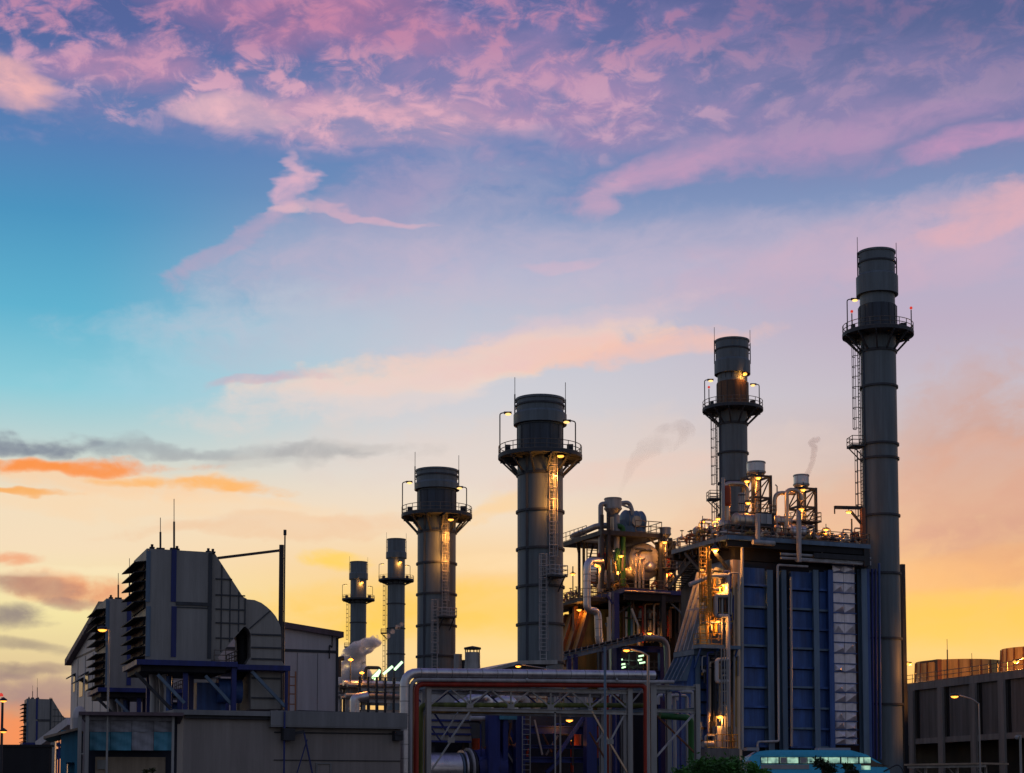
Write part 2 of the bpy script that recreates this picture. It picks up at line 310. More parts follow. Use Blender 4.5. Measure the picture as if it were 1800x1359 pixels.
    def ring(s, c, r, t, n=32, a0=0, a1=2*math.pi, k=5):
        full = abs(a1-a0-2*math.pi) < 1e-6
        pts = [(c[0]+math.cos(a0+(a1-a0)*i/n)*r, c[1]+math.sin(a0+(a1-a0)*i/n)*r, c[2]) for i in range(n+1)]
        return s.tube(pts, t, k, cap=not full)
    def obj(s, name, m, parent=None, F=None, base=(0, 0, 0)):
        me = bpy.data.meshes.new(name); off = OFF[parent] if parent is not None else Vector(base)
        me.from_pydata([(v[0]-off[0], v[1]-off[1], v[2]-off[2]) for v in s.V], [], s.F)
        me.polygons.foreach_set('use_smooth', s.sm); me.materials.append(MT[m] if isinstance(m, str) else m); me.update()
        o = bpy.data.objects.new(name, me); C.objects.link(o)
        if parent is not None: o.parent = parent; OFF[o] = off
        elif F is not None: o.location = F.w(base); o.rotation_euler = (0, 0, F.a); OFF[o] = off
        else: o.location = base
        return o
def railing(b, pts, h=1.1, r=.04, step=1.6):
    pts = [Vector(p) for p in pts]
    for k in (h, h*.55, .1):
        b.tube([p+Vector((0, 0, k)) for p in pts], r, 5)
    for p, q in zip(pts, pts[1:]):
        n = max(1, round((q-p).length/step))
        for i in range(n+1):
            a = p.lerp(q, i/n); b.tube([a, a+Vector((0, 0, h))], r, 5)
    return b
def ladder(b, x, y, z0, z1, face, w=.55, r=.035, cage=True, cr=.42):
    # face: unit 2-D vector pointing away from the wall
    f = Vector((face[0], face[1], 0)); t = Vector((-f.y, f.x, 0)); c = Vector((x, y, 0)); Z = Vector((0, 0, 1))
    for s in (-1, 1): b.beam(c+t*s*w/2+Z*z0, c+t*s*w/2+Z*z1, r*2)
    n = int((z1-z0)/.45)
    for i in range(1, n):
        z = z0+i*.45; b.beam(c-t*w/2+Z*z, c+t*w/2+Z*z, r*1.3)
    if cage:
        m = max(1, int((z1-z0-2.2)/1.3)); angs = [(-.5+i/6)*math.pi*1.1 for i in range(7)]
        arc = [c+f*.38+f*math.cos(a)*cr+t*math.sin(a)*cr for a in angs]
        for i in range(m+1):
            z = z0+2.2+(z1-z0-2.2)*i/m; b.tube([p+Z*z for p in arc], r, 4)
        for p in arc[::1 if cr > .5 else 2]: b.tube([p+Z*(z0+2.2), p+Z*z1], r*.8, 4)
    return b
def glow(name, loc, parent, w, c=(1, .36, .06), r=.15):
    l = bpy.data.lights.new(name, 'POINT'); l.energy = w*.55; l.color = c; l.shadow_soft_size = r
    o = bpy.data.objects.new(name, l); C.objects.link(o); o.parent = parent; o.location = Vector(loc)-OFF[parent]; return o
def bulb(parent, p, r=.2, m='sodium', flat=.5):
    b = B(); p = Vector(p); b.dome(p, (0, 0, 1), r, r*flat, 10, 3); b.dome(p, (0, 0, -1), r, r*flat, 10, 3); return b.obj('bulb', m, parent)
def copy_tree(o, parent=None):
    c = o.copy(); C.objects.link(c)
    if parent is not None: c.parent = parent
    for ch in list(o.children): copy_tree(ch, c)
    return c

# ================================================================== ground
g = B(); g.add([(-3000, -300, 0), (3000, -300, 0), (3000, 5500, 0), (-3000, 5500, 0)], [(0, 1, 2, 3)])
tagp(g.obj('ground', 'dirt'), None, None, None, 'structure')
g = B(); g.add([(-60, -30, .004), (90, -30, .004), (90, 95, .004), (-60, 95, .004)], [(0, 1, 2, 3)])
tagp(g.obj('yard', 'ground'), None, None, None, 'structure')

ANG = 23.0
F1 = Frame(*at(1300, 1140, 198).xy, ANG); F2 = Frame(*at(1097, 1140, 228).xy, ANG)

# ================================================================== chimneys
def chimney(label, cx, pyref, D, top, collar, wrap, plat, brk, rings, rs, rp, side, rods, posts, ladders, group, lampP=None, necklamp=None, beacons=(), boxes=(), wrapm='stack_dark', detail=True):
    """pixel heights -> real heights at the chimney's own distance; rs = radii (top, collar, neck, wrap, shaft) in pixels"""
    ax = at(cx, pyref, D); k = D/FPX
    Z = lambda py: at(cx, py, D).z
    X = lambda px, py: at(px, py, D).x-ax.x
    rt, rc, rn, rw, rb = [q*k for q in rs]; rp = rp*k
    t = thing('chimney', label, 'chimney', WF, (ax.x, ax.y, 0), group)
    O = Vector((ax.x, ax.y, 0)); c = (ax.x, ax.y)
    zt, zp = Z(top), Z(plat)
    b = B(); b.lathe([(rb, 0), (rb, zp-.2), (rn, zp-.2), (rn, Z(collar[1])), (rt, Z(collar[1])), (rt, zt-.25), (rt+.12, zt-.25), (rt+.12, zt), (rt-.25, zt)], c, 48); b.obj('shell', 'stack', t)
    b = B(); b.lathe([(rt-.25, zt), (rt-.25, zt-6), (.01, zt-6)], c, 32); b.obj('flue', 'black', t)
    b = B(); b.lathe([(rn, Z(collar[1])), (rc, Z(collar[1])), (rc, Z(collar[0])), (rt, Z(collar[0])+.3)], c, 48); b.obj('collar', 'stack', t)
    if wrap:
        b = B(); n = 14
        b.lathe([(rn+.01, Z(wrap[1])), (rw, Z(wrap[1])), (rw, Z(wrap[0])), (rn+.01, Z(wrap[0])+.1)], c, 48); w = b.obj('cladding', wrapm, t)
        b = B()
        for i in range(n):
            a = 2*math.pi*i/n+.2; p = O+Vector((math.cos(a)*(rw+.03), math.sin(a)*(rw+.03), 0)); b.beam(p+Vector((0, 0, Z(wrap[1]))), p+Vector((0, 0, Z(wrap[0]))), .07)
        b.obj('cladding_rib', 'ring', w)
    # stiffening rings
    for py in rings:
        z = Z(py); b = B(); b.lathe([(rb, z-.13), (rb+.2, z-.13), (rb+.2, z+.13), (rb, z+.13)], c, 48); b.obj('stiffener_ring', 'ring', t)
    if detail:
        z = Z(top)-(Z(top)-Z(collar[0]))*.45; b = B(); b.lathe([(rt, z-.1), (rt+.12, z-.1), (rt+.12, z+.1), (rt, z+.1)], c, 48); b.obj('stiffener_ring', 'ring', t)
    # round platform
    b = B(); b.lathe([(rb+.02, zp-.3), (rp, zp-.3), (rp, zp+.12), (rp-.12, zp+.12), (rp-.12, zp), (rn+.02, zp)], c, 48); pl = b.obj('platform', 'ring', t)
    b = B(); rr = rp-.08
    for h in (.15, .62, 1.15): b.ring((c[0], c[1], zp+h), rr, .05, 48)
    for i in range(22):
        a = 2*math.pi*i/22; p = O+Vector((math.cos(a)*rr, math.sin(a)*rr, zp)); b.beam(p, p+Vector((0, 0, 1.15)), .08)
    b.obj('railing', 'rail', pl)
    zb = Z(brk); b = B()
    for i in range(12):
        a = 2*math.pi*(i+.5)/12; d = Vector((math.cos(a), math.sin(a), 0))
        b.beam(O+d*(rp-.25)+Vector((0, 0, zp-.35)), O+d*(rb+.08)+Vector((0, 0, zb)), .2); b.beam(O+d*rb+Vector((0, 0, zp-.42)), O+d*(rp-.1)+Vector((0, 0, zp-.42)), .14, .24)
    b.lathe([(rb, zb-.16), (rb+.16, zb-.16), (rb+.16, zb+.16), (rb, zb+.16)], c, 40); b.obj('bracket', 'ring', pl)
    # lightning rods
    for px, py in rods:
        x = X(px, py); x = math.copysign(max(abs(x), rt+.2), x); b = B(); p = O+Vector((x, -.2, 0)); z0 = Z(collar[0])-.3
        b.tube([p+Vector((0, 0, z0)), p+Vector((0, 0, Z(py)-2))], .08, 6); b.tube([p+Vector((0, 0, Z(py)-2)), p+Vector((0, 0, Z(py)))], .04, 5)
        for f in (.1, .45, .8):
            z = z0+(zt-z0)*f; b.beam(p+Vector((0, 0, z)), O+Vector((math.copysign(rt, x)*.97, -.2, z)), .12)
        b.obj('lightning_rod', 'dark', t)
    # lamp posts standing on the platform rim
    for px, py, arm in posts:
        x = max(-rr*.97, min(rr*.97, X(px, py))); y = -math.sqrt(max(0, rr*rr-x*x)); z = Z(py)
        p = O+Vector((x, y, 0)); b = B(); a = arm*k
        b.tube([p+Vector((0, 0, zp)), p+Vector((0, 0, z)), p+Vector((a, 0, z+.1))], .07, 6, .3); b.box(p.x+min(a, a+math.copysign(.9, arm)), p.x+max(a, a+math.copysign(.9, arm)), p.y-.2, p.y+.2, z-.02, z+.2)
        o = b.obj('lamp_post', 'dark', t); q = p+Vector((a+math.copysign(.5, arm), 0, z-.08)); bulb(o, q, .36, 'warm', .4)
    for px, py in beacons:
        x = max(-rr*.97, min(rr*.97, X(px, py))); y = -math.sqrt(max(0, rr*rr-x*x)); p = O+Vector((x, y, 0)); b = B()
        b.tube([p+Vector((0, 0, zp)), p+Vector((0, 0, Z(py)))], .07, 6); o = b.obj('beacon', 'dark', t); bulb(o, p+Vector((0, 0, Z(py)+.25)), .19, 'redl', 1)
    for px, y, w, h in boxes:
        x = X(px, plat); b = B(); w *= k; h *= k
        b.box(O.x+x-w/2, O.x+x+w/2, O.y+y-.4, O.y+y+.4, zp+.35, zp+.35+h)
        for s in (-.3, .3): b.beam((O.x+x+s*w, O.y+y, zp), (O.x+x+s*w, O.y+y, zp+.4), .1)
        b.obj('cabinet', 'dark', t)
    # ladders: (px, top py, bottom py, caged, landing)
    for px, y0, y1, cage, land, fdir in ladders:
        f = Vector(fdir).normalized(); zz0, zz1 = Z(y1), Z(y0); x, y = ax.x+f.x*(rb+.35), ax.y+f.y*(rb+.35)
        if px is not None: x = ax.x+X(px, (y0+y1)/2); y = ax.y+f.y*math.sqrt(max(.3, (rb+.4)**2-(x-ax.x)**2)) if abs(f.y) > .3 else y
        b = ladder(B(), x, y, zz0, zz1, f, .7, .05, cage, .5)
        n = max(2, int((zz1-zz0)/4))
        for i in range(n+1):
            z = zz0+.5+(zz1-zz0-1)*i/n; d = Vector((x-ax.x, y-ax.y, 0)).normalized()
            b.beam((x, y, z), (ax.x+d.x*rb*.98, ax.y+d.y*rb*.98, z), .1)
        b.obj('ladder', side, t)
        if land:
            e = Vector((x-ax.x, y-ax.y, 0)).normalized(); tt = Vector((-e.y, e.x, 0)); z = zz0; c0 = O+e*(rb+.05); w = 1.1
            b = B(); P8 = []
            for zz in (z-.2, z):
                P8 += [c0-tt*w+Vector((0, 0, zz)), c0+tt*w+Vector((0, 0, zz)), c0+tt*w+e*1.7+Vector((0, 0, zz)), c0-tt*w+e*1.7+Vector((0, 0, zz))]
            b.hexa(P8); b.beam(c0+tt*.8+e*1.5+Vector((0, 0, z-.2)), c0+tt*.8+Vector((0, 0, z-1.7)), .12); b.beam(c0-tt*.8+e*1.5+Vector((0, 0, z-.2)), c0-tt*.8+Vector((0, 0, z-1.7)), .12)
            lo = b.obj('landing', 'ring', t)
            b = railing(B(), [c0-tt*w+Vector((0, 0, z)), c0-tt*w+e*1.65+Vector((0, 0, z)), c0+tt*w+e*1.65+Vector((0, 0, z)), c0+tt*w+Vector((0, 0, z))], 1.1, .05, 1.2); b.obj('railing', side, lo)
    if detail:   # a cable conduit up the shaft
        b = B(); a = R(235) if rb > 2.5 else R(205); p = O+Vector((math.cos(a)*(rb+.08), math.sin(a)*(rb+.08), 0))
        b.beam(p+Vector((0, 0, 0)), p+Vector((0, 0, zp-.4)), .28, .12); b.obj('conduit', 'stack_dark', t)
    if lampP:
        px, py = lampP; x = X(px, py); z = Z(py); p = O+Vector((x, -math.sqrt(max(.1, (rb+1.2)**2-x*x)), z)); b = B()
        b.lathe([(.1, p.z+.9), (.16, p.z+.55), (.55, p.z+.05), (.5, p.z)], (p.x, p.y), 16); b.beam(p+Vector((0, 0, .8)), (p.x, p.y, zp-.3), .08)
        o = b.obj('lamp', 'dark', t); bulb(o, p-Vector((0, 0, .02)), .4, 'sodium', .45); glow('lamp_and_fill_glow', p+Vector((-.5, -.5, -2.4)), t, 620); glow('lamp_and_fill_glow', p+Vector((-.7, -.8, -5.4)), t, 620)  # lower point light is added to lengthen the lamp's wash down the shaft
    if necklamp:
        px, py = necklamp; x = X(px, py); p = O+Vector((x, -math.sqrt(max(.1, (rn+.5)**2-x*x)), Z(py))); b = B()
        b.beam(p+Vector((0, .6, .2)), p+Vector((0, 0, .3)), .1); b.box(p.x-.3, p.x+.3, p.y-.25, p.y+.25, p.z+.2, p.z+.36); o = b.obj('lamp', 'dark', t); bulb(o, p, .32 if D < 300 else .45, 'sodium', .7); glow('lamp_and_fill_glow', p+Vector((-.2, -.3, -.3)), t, 260 if D < 300 else 700)
    return t
L_ = (-1, -.12)
chimney('tallest slender dark chimney at the right edge of the blue boiler block', 1543, 580, 213, 444, (488, 520), (540, 582), 588, 620, (682, 783, 808, 908, 1010, 1124, 1239), (32, 37, 31, 33.5, 31.2), 63, 'rail',
        [(1509, 418), (1570, 428)], [(1485, 533, 7)], [(None, 592, 785, True, True, L_), (None, 792, 940, True, False, (-1, -.3))], 'slender boiler chimneys',
        beacons=[(1491, 560), (1594, 554)], boxes=[(1497, -1, 6, 9), (1584, -1, 10, 11)])
chimney('second tallest slender chimney rising behind the lamplit roof deck of the blue boiler block', 1288, 720, 250, 599, (637, 659), (674, 718), 720, 747, (798, 850, 905), (29.5, 32, 26.5, 28, 25.5), 54, 'rail',
        [(1260, 576), (1312, 581)], [(1237, 672, 5), (1330, 684, -5)], [(None, 724, 878, True, True, L_), (None, 884, 960, True, False, L_)], 'slender boiler chimneys', necklamp=(1306, 664), beacons=[(1243, 690)], boxes=[(1250, -1, 6, 7), (1321, -1, 8, 9)], wrapm='stack_rust')
chimney('far slender chimney behind the fluorescent tubes, right of the shortest far one', 696.5, 1020, 467, 948, (972, 982), None, 1020, 1028, (1062, 1105, 1150), (16.2, 18.5, 15.5, 16, 15.5), 31.5, 'rail',
        [(680, 936), (713, 938)], [(667, 993, 3), (722, 997, -3)], [(None, 1022, 1113, True, True, L_), (None, 1117, 1195, True, False, L_)], 'slender boiler chimneys', necklamp=(705, 991), boxes=[(675, -1, 5, 5), (716, -1, 5, 5)], detail=False)
chimney('shortest far slender chimney rising behind the white steam', 630, 1054, 514, 988, (1009, 1019), None, 1054, 1061, (1095, 1138), (15, 16.8, 14.2, 15, 14.2), 29, 'rail',
        [(615, 978), (645, 980)], [(601, 1029, 3), (656, 1033, -3)], [(None, 1056, 1137, True, True, L_)], 'slender boiler chimneys', necklamp=(638, 1026), boxes=[(610, -1, 5, 5), (650, -1, 5, 5)], detail=False)
FB = (.42, -.9)
chimney('broad short chimney in the centre with an orange lamp glowing under its platform', 949.5, 800, 195, 702, (730, 748), (752, 796), 803, 836, (901, 967, 1033, 1099, 1166), (42, 47.5, 40.5, 41.5, 40.5), 75, 'pale',
        [(907, 664), (990, 673)], [(877, 731, 7), (1010, 750, -8)], [(970, 806, 1018, True, True, FB), (954, 982, 1182, True, False, (.1, -1))], 'broad bypass chimneys', lampP=(984, 811), boxes=[(893, -2, 9, 9), (1001, -2, 11, 10)])
chimney('broad short chimney left of the centre, its front ladder lit orange at the top', 767.8, 905, 232, 827, (852, 862), (866, 902), 907, 937, (992, 1046, 1101, 1155), (36.3, 40, 33.8, 34.6, 34), 63, 'pale',
        [(731, 795), (803, 801)], [(705, 851, 6), (821, 863, -6)], [(783, 910, 1088, True, True, FB), (766, 1060, 1180, True, False, (.1, -1))], 'broad bypass chimneys', lampP=(794, 920), boxes=[(722, -2, 8, 7), (815, -2, 10, 8)])

# ================================================================== air intake houses
def intake_house():
    F = Frame(*at(258, 1100, 173).xy, 20.0); P = F.P
    base = P(258, 1250, 0); t = thing('intake_house', 'x', 'intake house', F, (base[0], 0, 0), 'gas turbine air intake houses')
    V = 10.0; zb, zt = P(258, 1160, 0)[2], P(258, 964, 0)[2]; u0 = P(256, 1100)[0]; u1 = P(372, 1060)[0]; zt1 = P(375, 971)[2]
    b = B(); b.prism([(u0, zb), (u1, zb), (u1, zt1), (u0, zt)], 0, V); body = b.obj('filter_housing', 'house', t)
    # stripes and flanges on the front face
    for px, y0, y1, w, m in ((261, 968, 1058, .22, 'bluegrey'), (261, 1066, 1154, .22, 'bluegrey'), (306, 966, 1058, .26, 'blue'), (306, 1066, 1155, .26, 'blue'), (370, 972, 1158, .2, 'ring')):
        a, c = P(px, y0), P(px, y1); b = B(); b.box(a[0]-w, a[0]+w, -.09, .0, c[2], a[2]); b.obj('seam_strip', m, body)
    a, c = P(309, 1061), P(369, 1064); b = B(); b.box(a[0], c[0], -.12, 0, a[2]-.16, a[2]+.2); b.box(a[0], c[0], -.07, 0, a[2]-.42, a[2]-.3); b.obj('seam_strip', 'ring', body)
    b = B()
    for px, py in ((268, 963), (312, 966), (367, 970), (375, 971)):
        q = P(px, py); b.cyl((q[0], .3, q[2]-.1), (q[0], .3, q[2]+.4), .14, n=8); b.box(q[0]-.25, q[0]+.25, .1, .5, q[2]-.05, q[2]+.12)
    b.obj('lifting_lug', 'dark', body)
    # louvre hoods on the left face
    for zy in (195, 268, 343, 415, 490, 612, 685, 758, 832, 905):
        q = F.P(254, 940+zy/4.247, 0); z = q[2]; b = B()
        b.hexa([(u0-1.25, .02, z-.24), (u0-.02, .02, z-.06), (u0-.02, V-.02, z-.06), (u0-1.25, V-.02, z-.24), (u0-1.25, .02, z-.14), (u0-.02, .02, z+.06), (u0-.02, V-.02, z+.06), (u0-1.25, V-.02, z-.14)])
        b.hexa([(u0-.2, .3, z-.75), (u0-.05, .3, z-.75), (u0-.05, V-.3, z-.75), (u0-.2, V-.3, z-.75), (u0-.2, .3, z-.1), (u0-.05, .3, z-.1), (u0-.05, V-.3, z-.1), (u0-.2, V-.3, z-.1)])
        b.obj('louvre_hood', 'black', t)  # black tone puts the shade of the undersides into the hoods
    # tapering transition and its ribs
    q = lambda x, y: (P(x, y)[0], P(x, y)[2])
    tr = [q(372, 971), q(378, 971), q(428, 1048), q(435, 1052), q(434, 1101), q(430, 1101), q(380, 1160), q(372, 1161)]
    b = B(); b.prism(tr, .35, V-.35); tro = b.obj('transition_duct', 'house2', t)
    b = B()
    for y0, x1, y1 in ((1015, 409, 1020), (1042, 432, 1050), (1067, 432, 1075), (1092, 433, 1098), (1120, 411, 1123)):
        a, c = P(380, y0), P(x1, y1); b.box(a[0], c[0], .25, .36, (a[2]+c[2])/2-.07, (a[2]+c[2])/2+.07)
    for x, y0, y1 in ((391, 993, 1146), (406, 1015, 1128), (421, 1040, 1110), (432, 1052, 1098)):
        a, c = P(x, y0), P(x, y1); b.box(a[0]-.06, a[0]+.06, .27, .36, c[2], a[2])
    b.obj('duct_rib', 'ring', tro)
    el = [q(435, 1052), q(450, 1053.5), q(462, 1058.5), q(472, 1066), q(480, 1073.5), q(487, 1082), q(492, 1091), q(496, 1102), q(497, 1120), q(497, 1160), q(504, 1170), q(434, 1168), q(443, 1154), q(443, 1113), q(439, 1105), q(434, 1101)]
    b = B(); b.prism(el, .7, V-.7); b.prism([q(443, 1178), q(496, 1180), q(496, 1246), q(443, 1246)], .7, V-.7); eo = b.obj('elbow_duct', 'house2', t)
    b = B()
    for y in (1114, 1137, 1157, 1191, 1226):
        a, c = P(444, y), P(496, y); b.box(a[0], c[0]+.12, .56, .72, a[2]-.08, a[2]+.08)
    a, c = P(441, 1104), P(478, 1072); b.beam((a[0], .66, a[2]), (c[0], .66, c[2]), .12); b.obj('duct_rib', 'ring', eo)
    # black silencer pipe in the crook of the elbow
    b = B(); a, c = P(434, 1106), P(437, 1175); b.tube([(P(424, 1108)[0], 3, a[2]), (a[0], 3, a[2]), (c[0], 3, c[2]), (P(422, 1172)[0], 3, P(422, 1180)[2]-1)], .55, 10, .6); b.obj('vent_hose', 'black', t)
    # support platform
    b = B(); A = P(240, 1165); E = P(415, 1169); b.box(A[0]-.1, E[0], -.9, V+.5, zb-.55, zb-.02); b.box(E[0]+.01, P(508, 1171)[0], -.7, V+.5, P(430, 1178)[2], P(430, 1169)[2]); po = b.obj('support_platform', 'blue', t)
    b = B(); b.box(A[0]+.4, P(396, 1169)[0], -.2, V+.3, zb-1.15, zb-.57); b.obj('soffit_beam', 'black', po)
    b = railing(B(), [(u0+.1, -.82, 0) for _ in ()] or [(P(374, 1160)[0], -.8, zb), (P(414, 1160)[0], -.8, zb), (P(414, 1160)[0], 5, zb)], 1.15, .05, 1.3); b.obj('railing', 'rail', po)
    for (x0, y0, x1, y1, v, m) in ((238, 1182, 300, 1246, .4, 'dark'), (277, 1186, 324, 1236, .1, 'bluegrey'), (361, 1188, 407, 1238, .1, 'bluegrey'), (442, 1180, 501, 1242, -.3, 'bluegrey')):
        a, c = P(x0, y0, v), P(x1, y1, v); b = B(); b.beam(a, c, .32); b.obj('brace', m, t)
    for px, v in ((300, 7.5), (326, .6), (336, 4), (411, -.3), (505, -.3), (505, 8), (411, 8), (262, 8.5)):
        b = B(); a = P(px, 1175, v); b.box(a[0]-.25, a[0]+.25, v-.25, v+.25, 0, zb-.5); b.obj('support_leg', 'blue', t)
    b = B(); a, c = P(345, 1200, 4), P(395, 1242, 4); b.box(a[0], c[0], 3.5, 8, 0, a[2]); b.cyl((c[0]-1, 3, c[2]+1.6), (c[0]+1.5, 3, c[2]+1.6), 1.3, n=20); b.cyl((a[0]-3, 3, 3), (a[0]-3, 3, c[2]+3), .3, n=10); b.obj('equipment_skid', 'casing', t)
    b = B()
    for x, v in ((266, 4), (272, 4.5), (282, 5), (290, 3.2)):
        a = P(x, 1185, v); c = P(x+2, 1246, v); b.tube([(a[0], v, a[2]), (a[0]+.2, v, (a[2]+c[2])/2), (c[0], v, c[2]-1)], .28, 8)
    b.obj('drain_pipe', 'pale', t)
    for px, py, pt, v in ((282, 966, 910, 2), (306, 966, 877, .4)):
        b = B(); a, c = P(px, py, v), P(px, pt, v); m = a.lerp(c, .55); b.tube([a, m], .11, 6); b.tube([m, c], .04, 5); b.box(a[0]-.4, a[0]+.4, v-.3, v+.3, a[2]-.5, a[2]+.15); b.obj('lightning_rod', 'dark', t)
    return t, F
h1, FH = intake_house()
h1['label'] = 'nearest and largest grey air intake house with ten black louvre hoods'
# copies further back in the plant
def place_copy(px, py, pyb, D, label, py_top=None):
    c = copy_tree(h1); q = at(px, 1100, D); b0 = FH.w(OFF[h1]); c.location = (q.x + (b0.x-FH.w(FH.P(258, 1100)).x), q.y + (b0.y-FH.w(FH.P(258, 1100)).y), 0); c['label'] = label
    zt = at(px, py, D).z; s = zt/FH.P(258, 964, 0)[2]; c.scale = (1, 1, s); return c
place_copy(188, 1052, 1207, 208, 'middle grey air intake house just behind the largest, its corner lit by a street lamp')
place_copy(51, 1228, 1310, 480, 'smallest, farthest grey air intake house at the left edge above the black wall')

# mast beside the first elbow duct
t = thing('camera_mast', 'thick dark mast with a long arm reaching left to the largest air intake house', 'mast', FH, (FH.P(495, 1090)[0], 12, 0))
a, c = FH.P(495, 958, 12), FH.P(495, 1200, 12); b = B(); b.cyl((a[0], 12, 0), (a[0], 12, a[2]), .27, n=12); b.obj('post', 'dark', t)
b = B(); e = FH.P(384, 981, 7); b.beam((a[0], 12, a[2]-.6), e, .3); b.obj('arm', 'dark', t)
b = B(); e = FH.P(501, 933, 12.4); b.tube([(e[0], 12.4, 1), (e[0], 12.4, e[2])], .09, 6); b.cyl((e[0], 12.4, e[2]-.5), (e[0], 12.4, e[2]+.1), .18, n=8)
for f in (.55, .75, .95): b.beam((a[0], 12, a[2]*f), (e[0], 12.4, a[2]*f), .08)
b.obj('lightning_rod', 'dark', t)

# ================================================================== turbine halls
FA = Frame(*at(593, 1240, 250).xy, ANG)
P = FA.P; t = thing('turbine_hall', 'grey clad turbine hall with a roof sloping right, behind the elbow duct', 'hall', FA, (0, 0, 0))
r = P(593, 1112)[2]; ul = P(300, 1200)[0]; zr = P(497, 1096)[2]; ur = P(497, 1096)[0]; sl_ = (zr-r)/(ur-0)
zl = r+sl_*ul
b = B(); b.prism([(0, 0), (0, r), (ul, zl), (ul, 0)], 0, 30); w = b.obj('wall', 'hallw', t)
b = B(); b.prism([(.7, r-.75), (.7, r+.08), (ul-.6, zl+.3), (ul-.6, zl-.5)], -.7, 31); ro = b.obj('roof', 'hallr', t)
b = B(); z = P(500, 1143)[2]; b.box(ul, .06, -.08, 0, z-.2, z+.2); b.box(-.3, .08, -.1, .3, 0, r-.8); b.obj('wall_band', 'ring', w)
b = B(); q = P(583, 1116); s = P(578, 1140); b.tube([(q[0], -.3, q[2]), (q[0], -.3, q[2]-2), (s[0], -.3, s[2]+.6), (s[0], -.3, s[2]-1.5)], .1, 6, .4); b.obj('downpipe', 'dark', w)
for k in range(1, 8):
    b = B(); u = ul*k/8; b.box(u-.03, u+.03, -.03, 0, 1, z-.3); b.obj('wall_seam', 'ring', w)
FL = Frame(*at(124, 1240, 262).xy, ANG); P = FL.P
t = thing('turbine_hall', 'white walled hall with window hoods behind the middle air intake house', 'hall', FL, (0, 0, 0))
# its gable end recedes towards us along -v
v1 = -34.0; z0 = P(122, 1158)[2]; zr = FL.Q(172, 1083, 0); v_r = zr[1]; rise = (zr[2]-z0)/(0-v_r)
pk = -29.5; zp_ = z0 + (0-pk)*rise
gable = [(0, 0), (0, z0), (pk, zp_), (v1, zp_-.6), (v1, 0)]
b = B(); n = len(gable); A = [(0, v, z) for v, z in gable]; E = [(14, v, z) for v, z in gable]
b.add(A+E, [(i, (i+1) % n, n+(i+1) % n, n+i) for i in range(n)]+[tuple(reversed(range(n))), tuple(range(n, 2*n))]); w = b.obj('wall', 'wallw', t)
b = B()
for (va, za), (vb, zb_) in (((.8, z0-.4), (pk, zp_+.1)), ((pk, zp_+.1), (v1-.8, zp_-.6))):
    b.hexa([(-.9, va, za-.6), (15, va, za-.6), (15, vb, zb_-.6), (-.9, vb, zb_-.6), (-.9, va, za+.3), (15, va, za+.3), (15, vb, zb_+.3), (-.9, vb, zb_+.3)])
b.obj('roof', 'hallr', t)
for px, y0, y1, wd in ((131, 1186, 1192, 2.2), (143, 1194, 1201, 4.2), (153, 1183, 1189, 3)):
    q = FL.Q(px, y0, 0); b = B(); b.hexa([(-1.1, q[1]-wd/2, q[2]-.7), (0, q[1]-wd/2, q[2]), (0, q[1]+wd/2, q[2]), (-1.1, q[1]+wd/2, q[2]-.7), (-1.1, q[1]-wd/2, q[2]-.5), (0, q[1]-wd/2, q[2]+.2), (0, q[1]+wd/2, q[2]+.2), (-1.1, q[1]+wd/2, q[2]-.5)]); hd = b.obj('window_hood', 'dark', w)
    b = B(); b.box(-.06, 0, q[1]-wd*.4, q[1]+wd*.4, q[2]-2.6, q[2]-.3); b.obj('window', 'glass', w)
for k in range(1, 5):
    b = B(); v = v1*k/5; b.box(-.05, 0, v-.06, v+.06, 0, z0-.6); b.obj('wall_seam', 'ring', w)
b = B(); q = FL.Q(150, 1150, 0); b.box(-.07, 0, v1, 0, q[2]-.1, q[2]+.15); b.obj('wall_band', 'ring', w)

# ================================================================== shared small builders
def shade_lamp(parent, p, r=.45, power=350, drop=.6, name='floodlight'):
    """bell shade hanging at p, bulb under it"""
    p = Vector(p); b = B(); b.lathe([(.08, p.z+drop), (.14, p.z+drop*.6), (r, p.z+.08), (r-.06, p.z+.02)], (p.x, p.y), 14); b.beam(p+Vector((0, 0, drop)), p+Vector((0, 0, drop+.5)), .07)
    o = b.obj(name, 'dark', parent); bulb(o, p, r*.8, 'sodium', .5)
    if power: glow('lamp_and_fill_glow', p-Vector((0, 0, .35)), parent, power)
    return o
def valve_group(F, p, label, seed, w=1.6, h=1.5, m='rust', group='valve groups on the roof decks'):
    rd = random.Random(seed); t = thing('valve_group', label, 'valves', F, p, group); x, y, z = p
    b = B(); hh = h*.45; b.tube([(x-w/2, y, z), (x-w/2, y, z+hh), (x+w/2, y, z+hh), (x+w/2, y, z)], .14, 8, .3); b.tube([(x-w*.2, y+.6, z), (x-w*.2, y+.6, z+hh*.7), (x+w*.7, y+.6, z+hh*.7)], .1, 8, .2); b.obj('pipe', m, t)
    for k in range(2):
        xx = x-w*.22+k*w*.45; zt = z+hh; b = B()
        b.lathe([(.01, zt-.25), (.26, zt-.2), (.3, zt), (.26, zt+.2), (.1, zt+.28), (.1, zt+.5)], (xx, y), 10); bo = b.obj('valve_body', 'dark' if k else m, t)
        b = B(); zz = zt+.5+rd.uniform(0, h*.22); b.tube([(xx, y, zt+.4), (xx, y, zz)], .05, 6); b.ring((xx, y, zz), .2, .045, 12); b.beam((xx-.2, y, zz), (xx+.2, y, zz), .04); b.obj('handwheel', 'dark', bo)
    for k in range(2):
        xx = x+(-.5 if k else .5)*w; b = B(); b.cyl((xx, y, z+hh*.4), (xx, y, z+hh*.4+.1), .26, n=12); b.cyl((xx, y, z+hh*.4+.14), (xx, y, z+hh*.4+.24), .26, n=12); b.obj('flange', m, t)
    return t
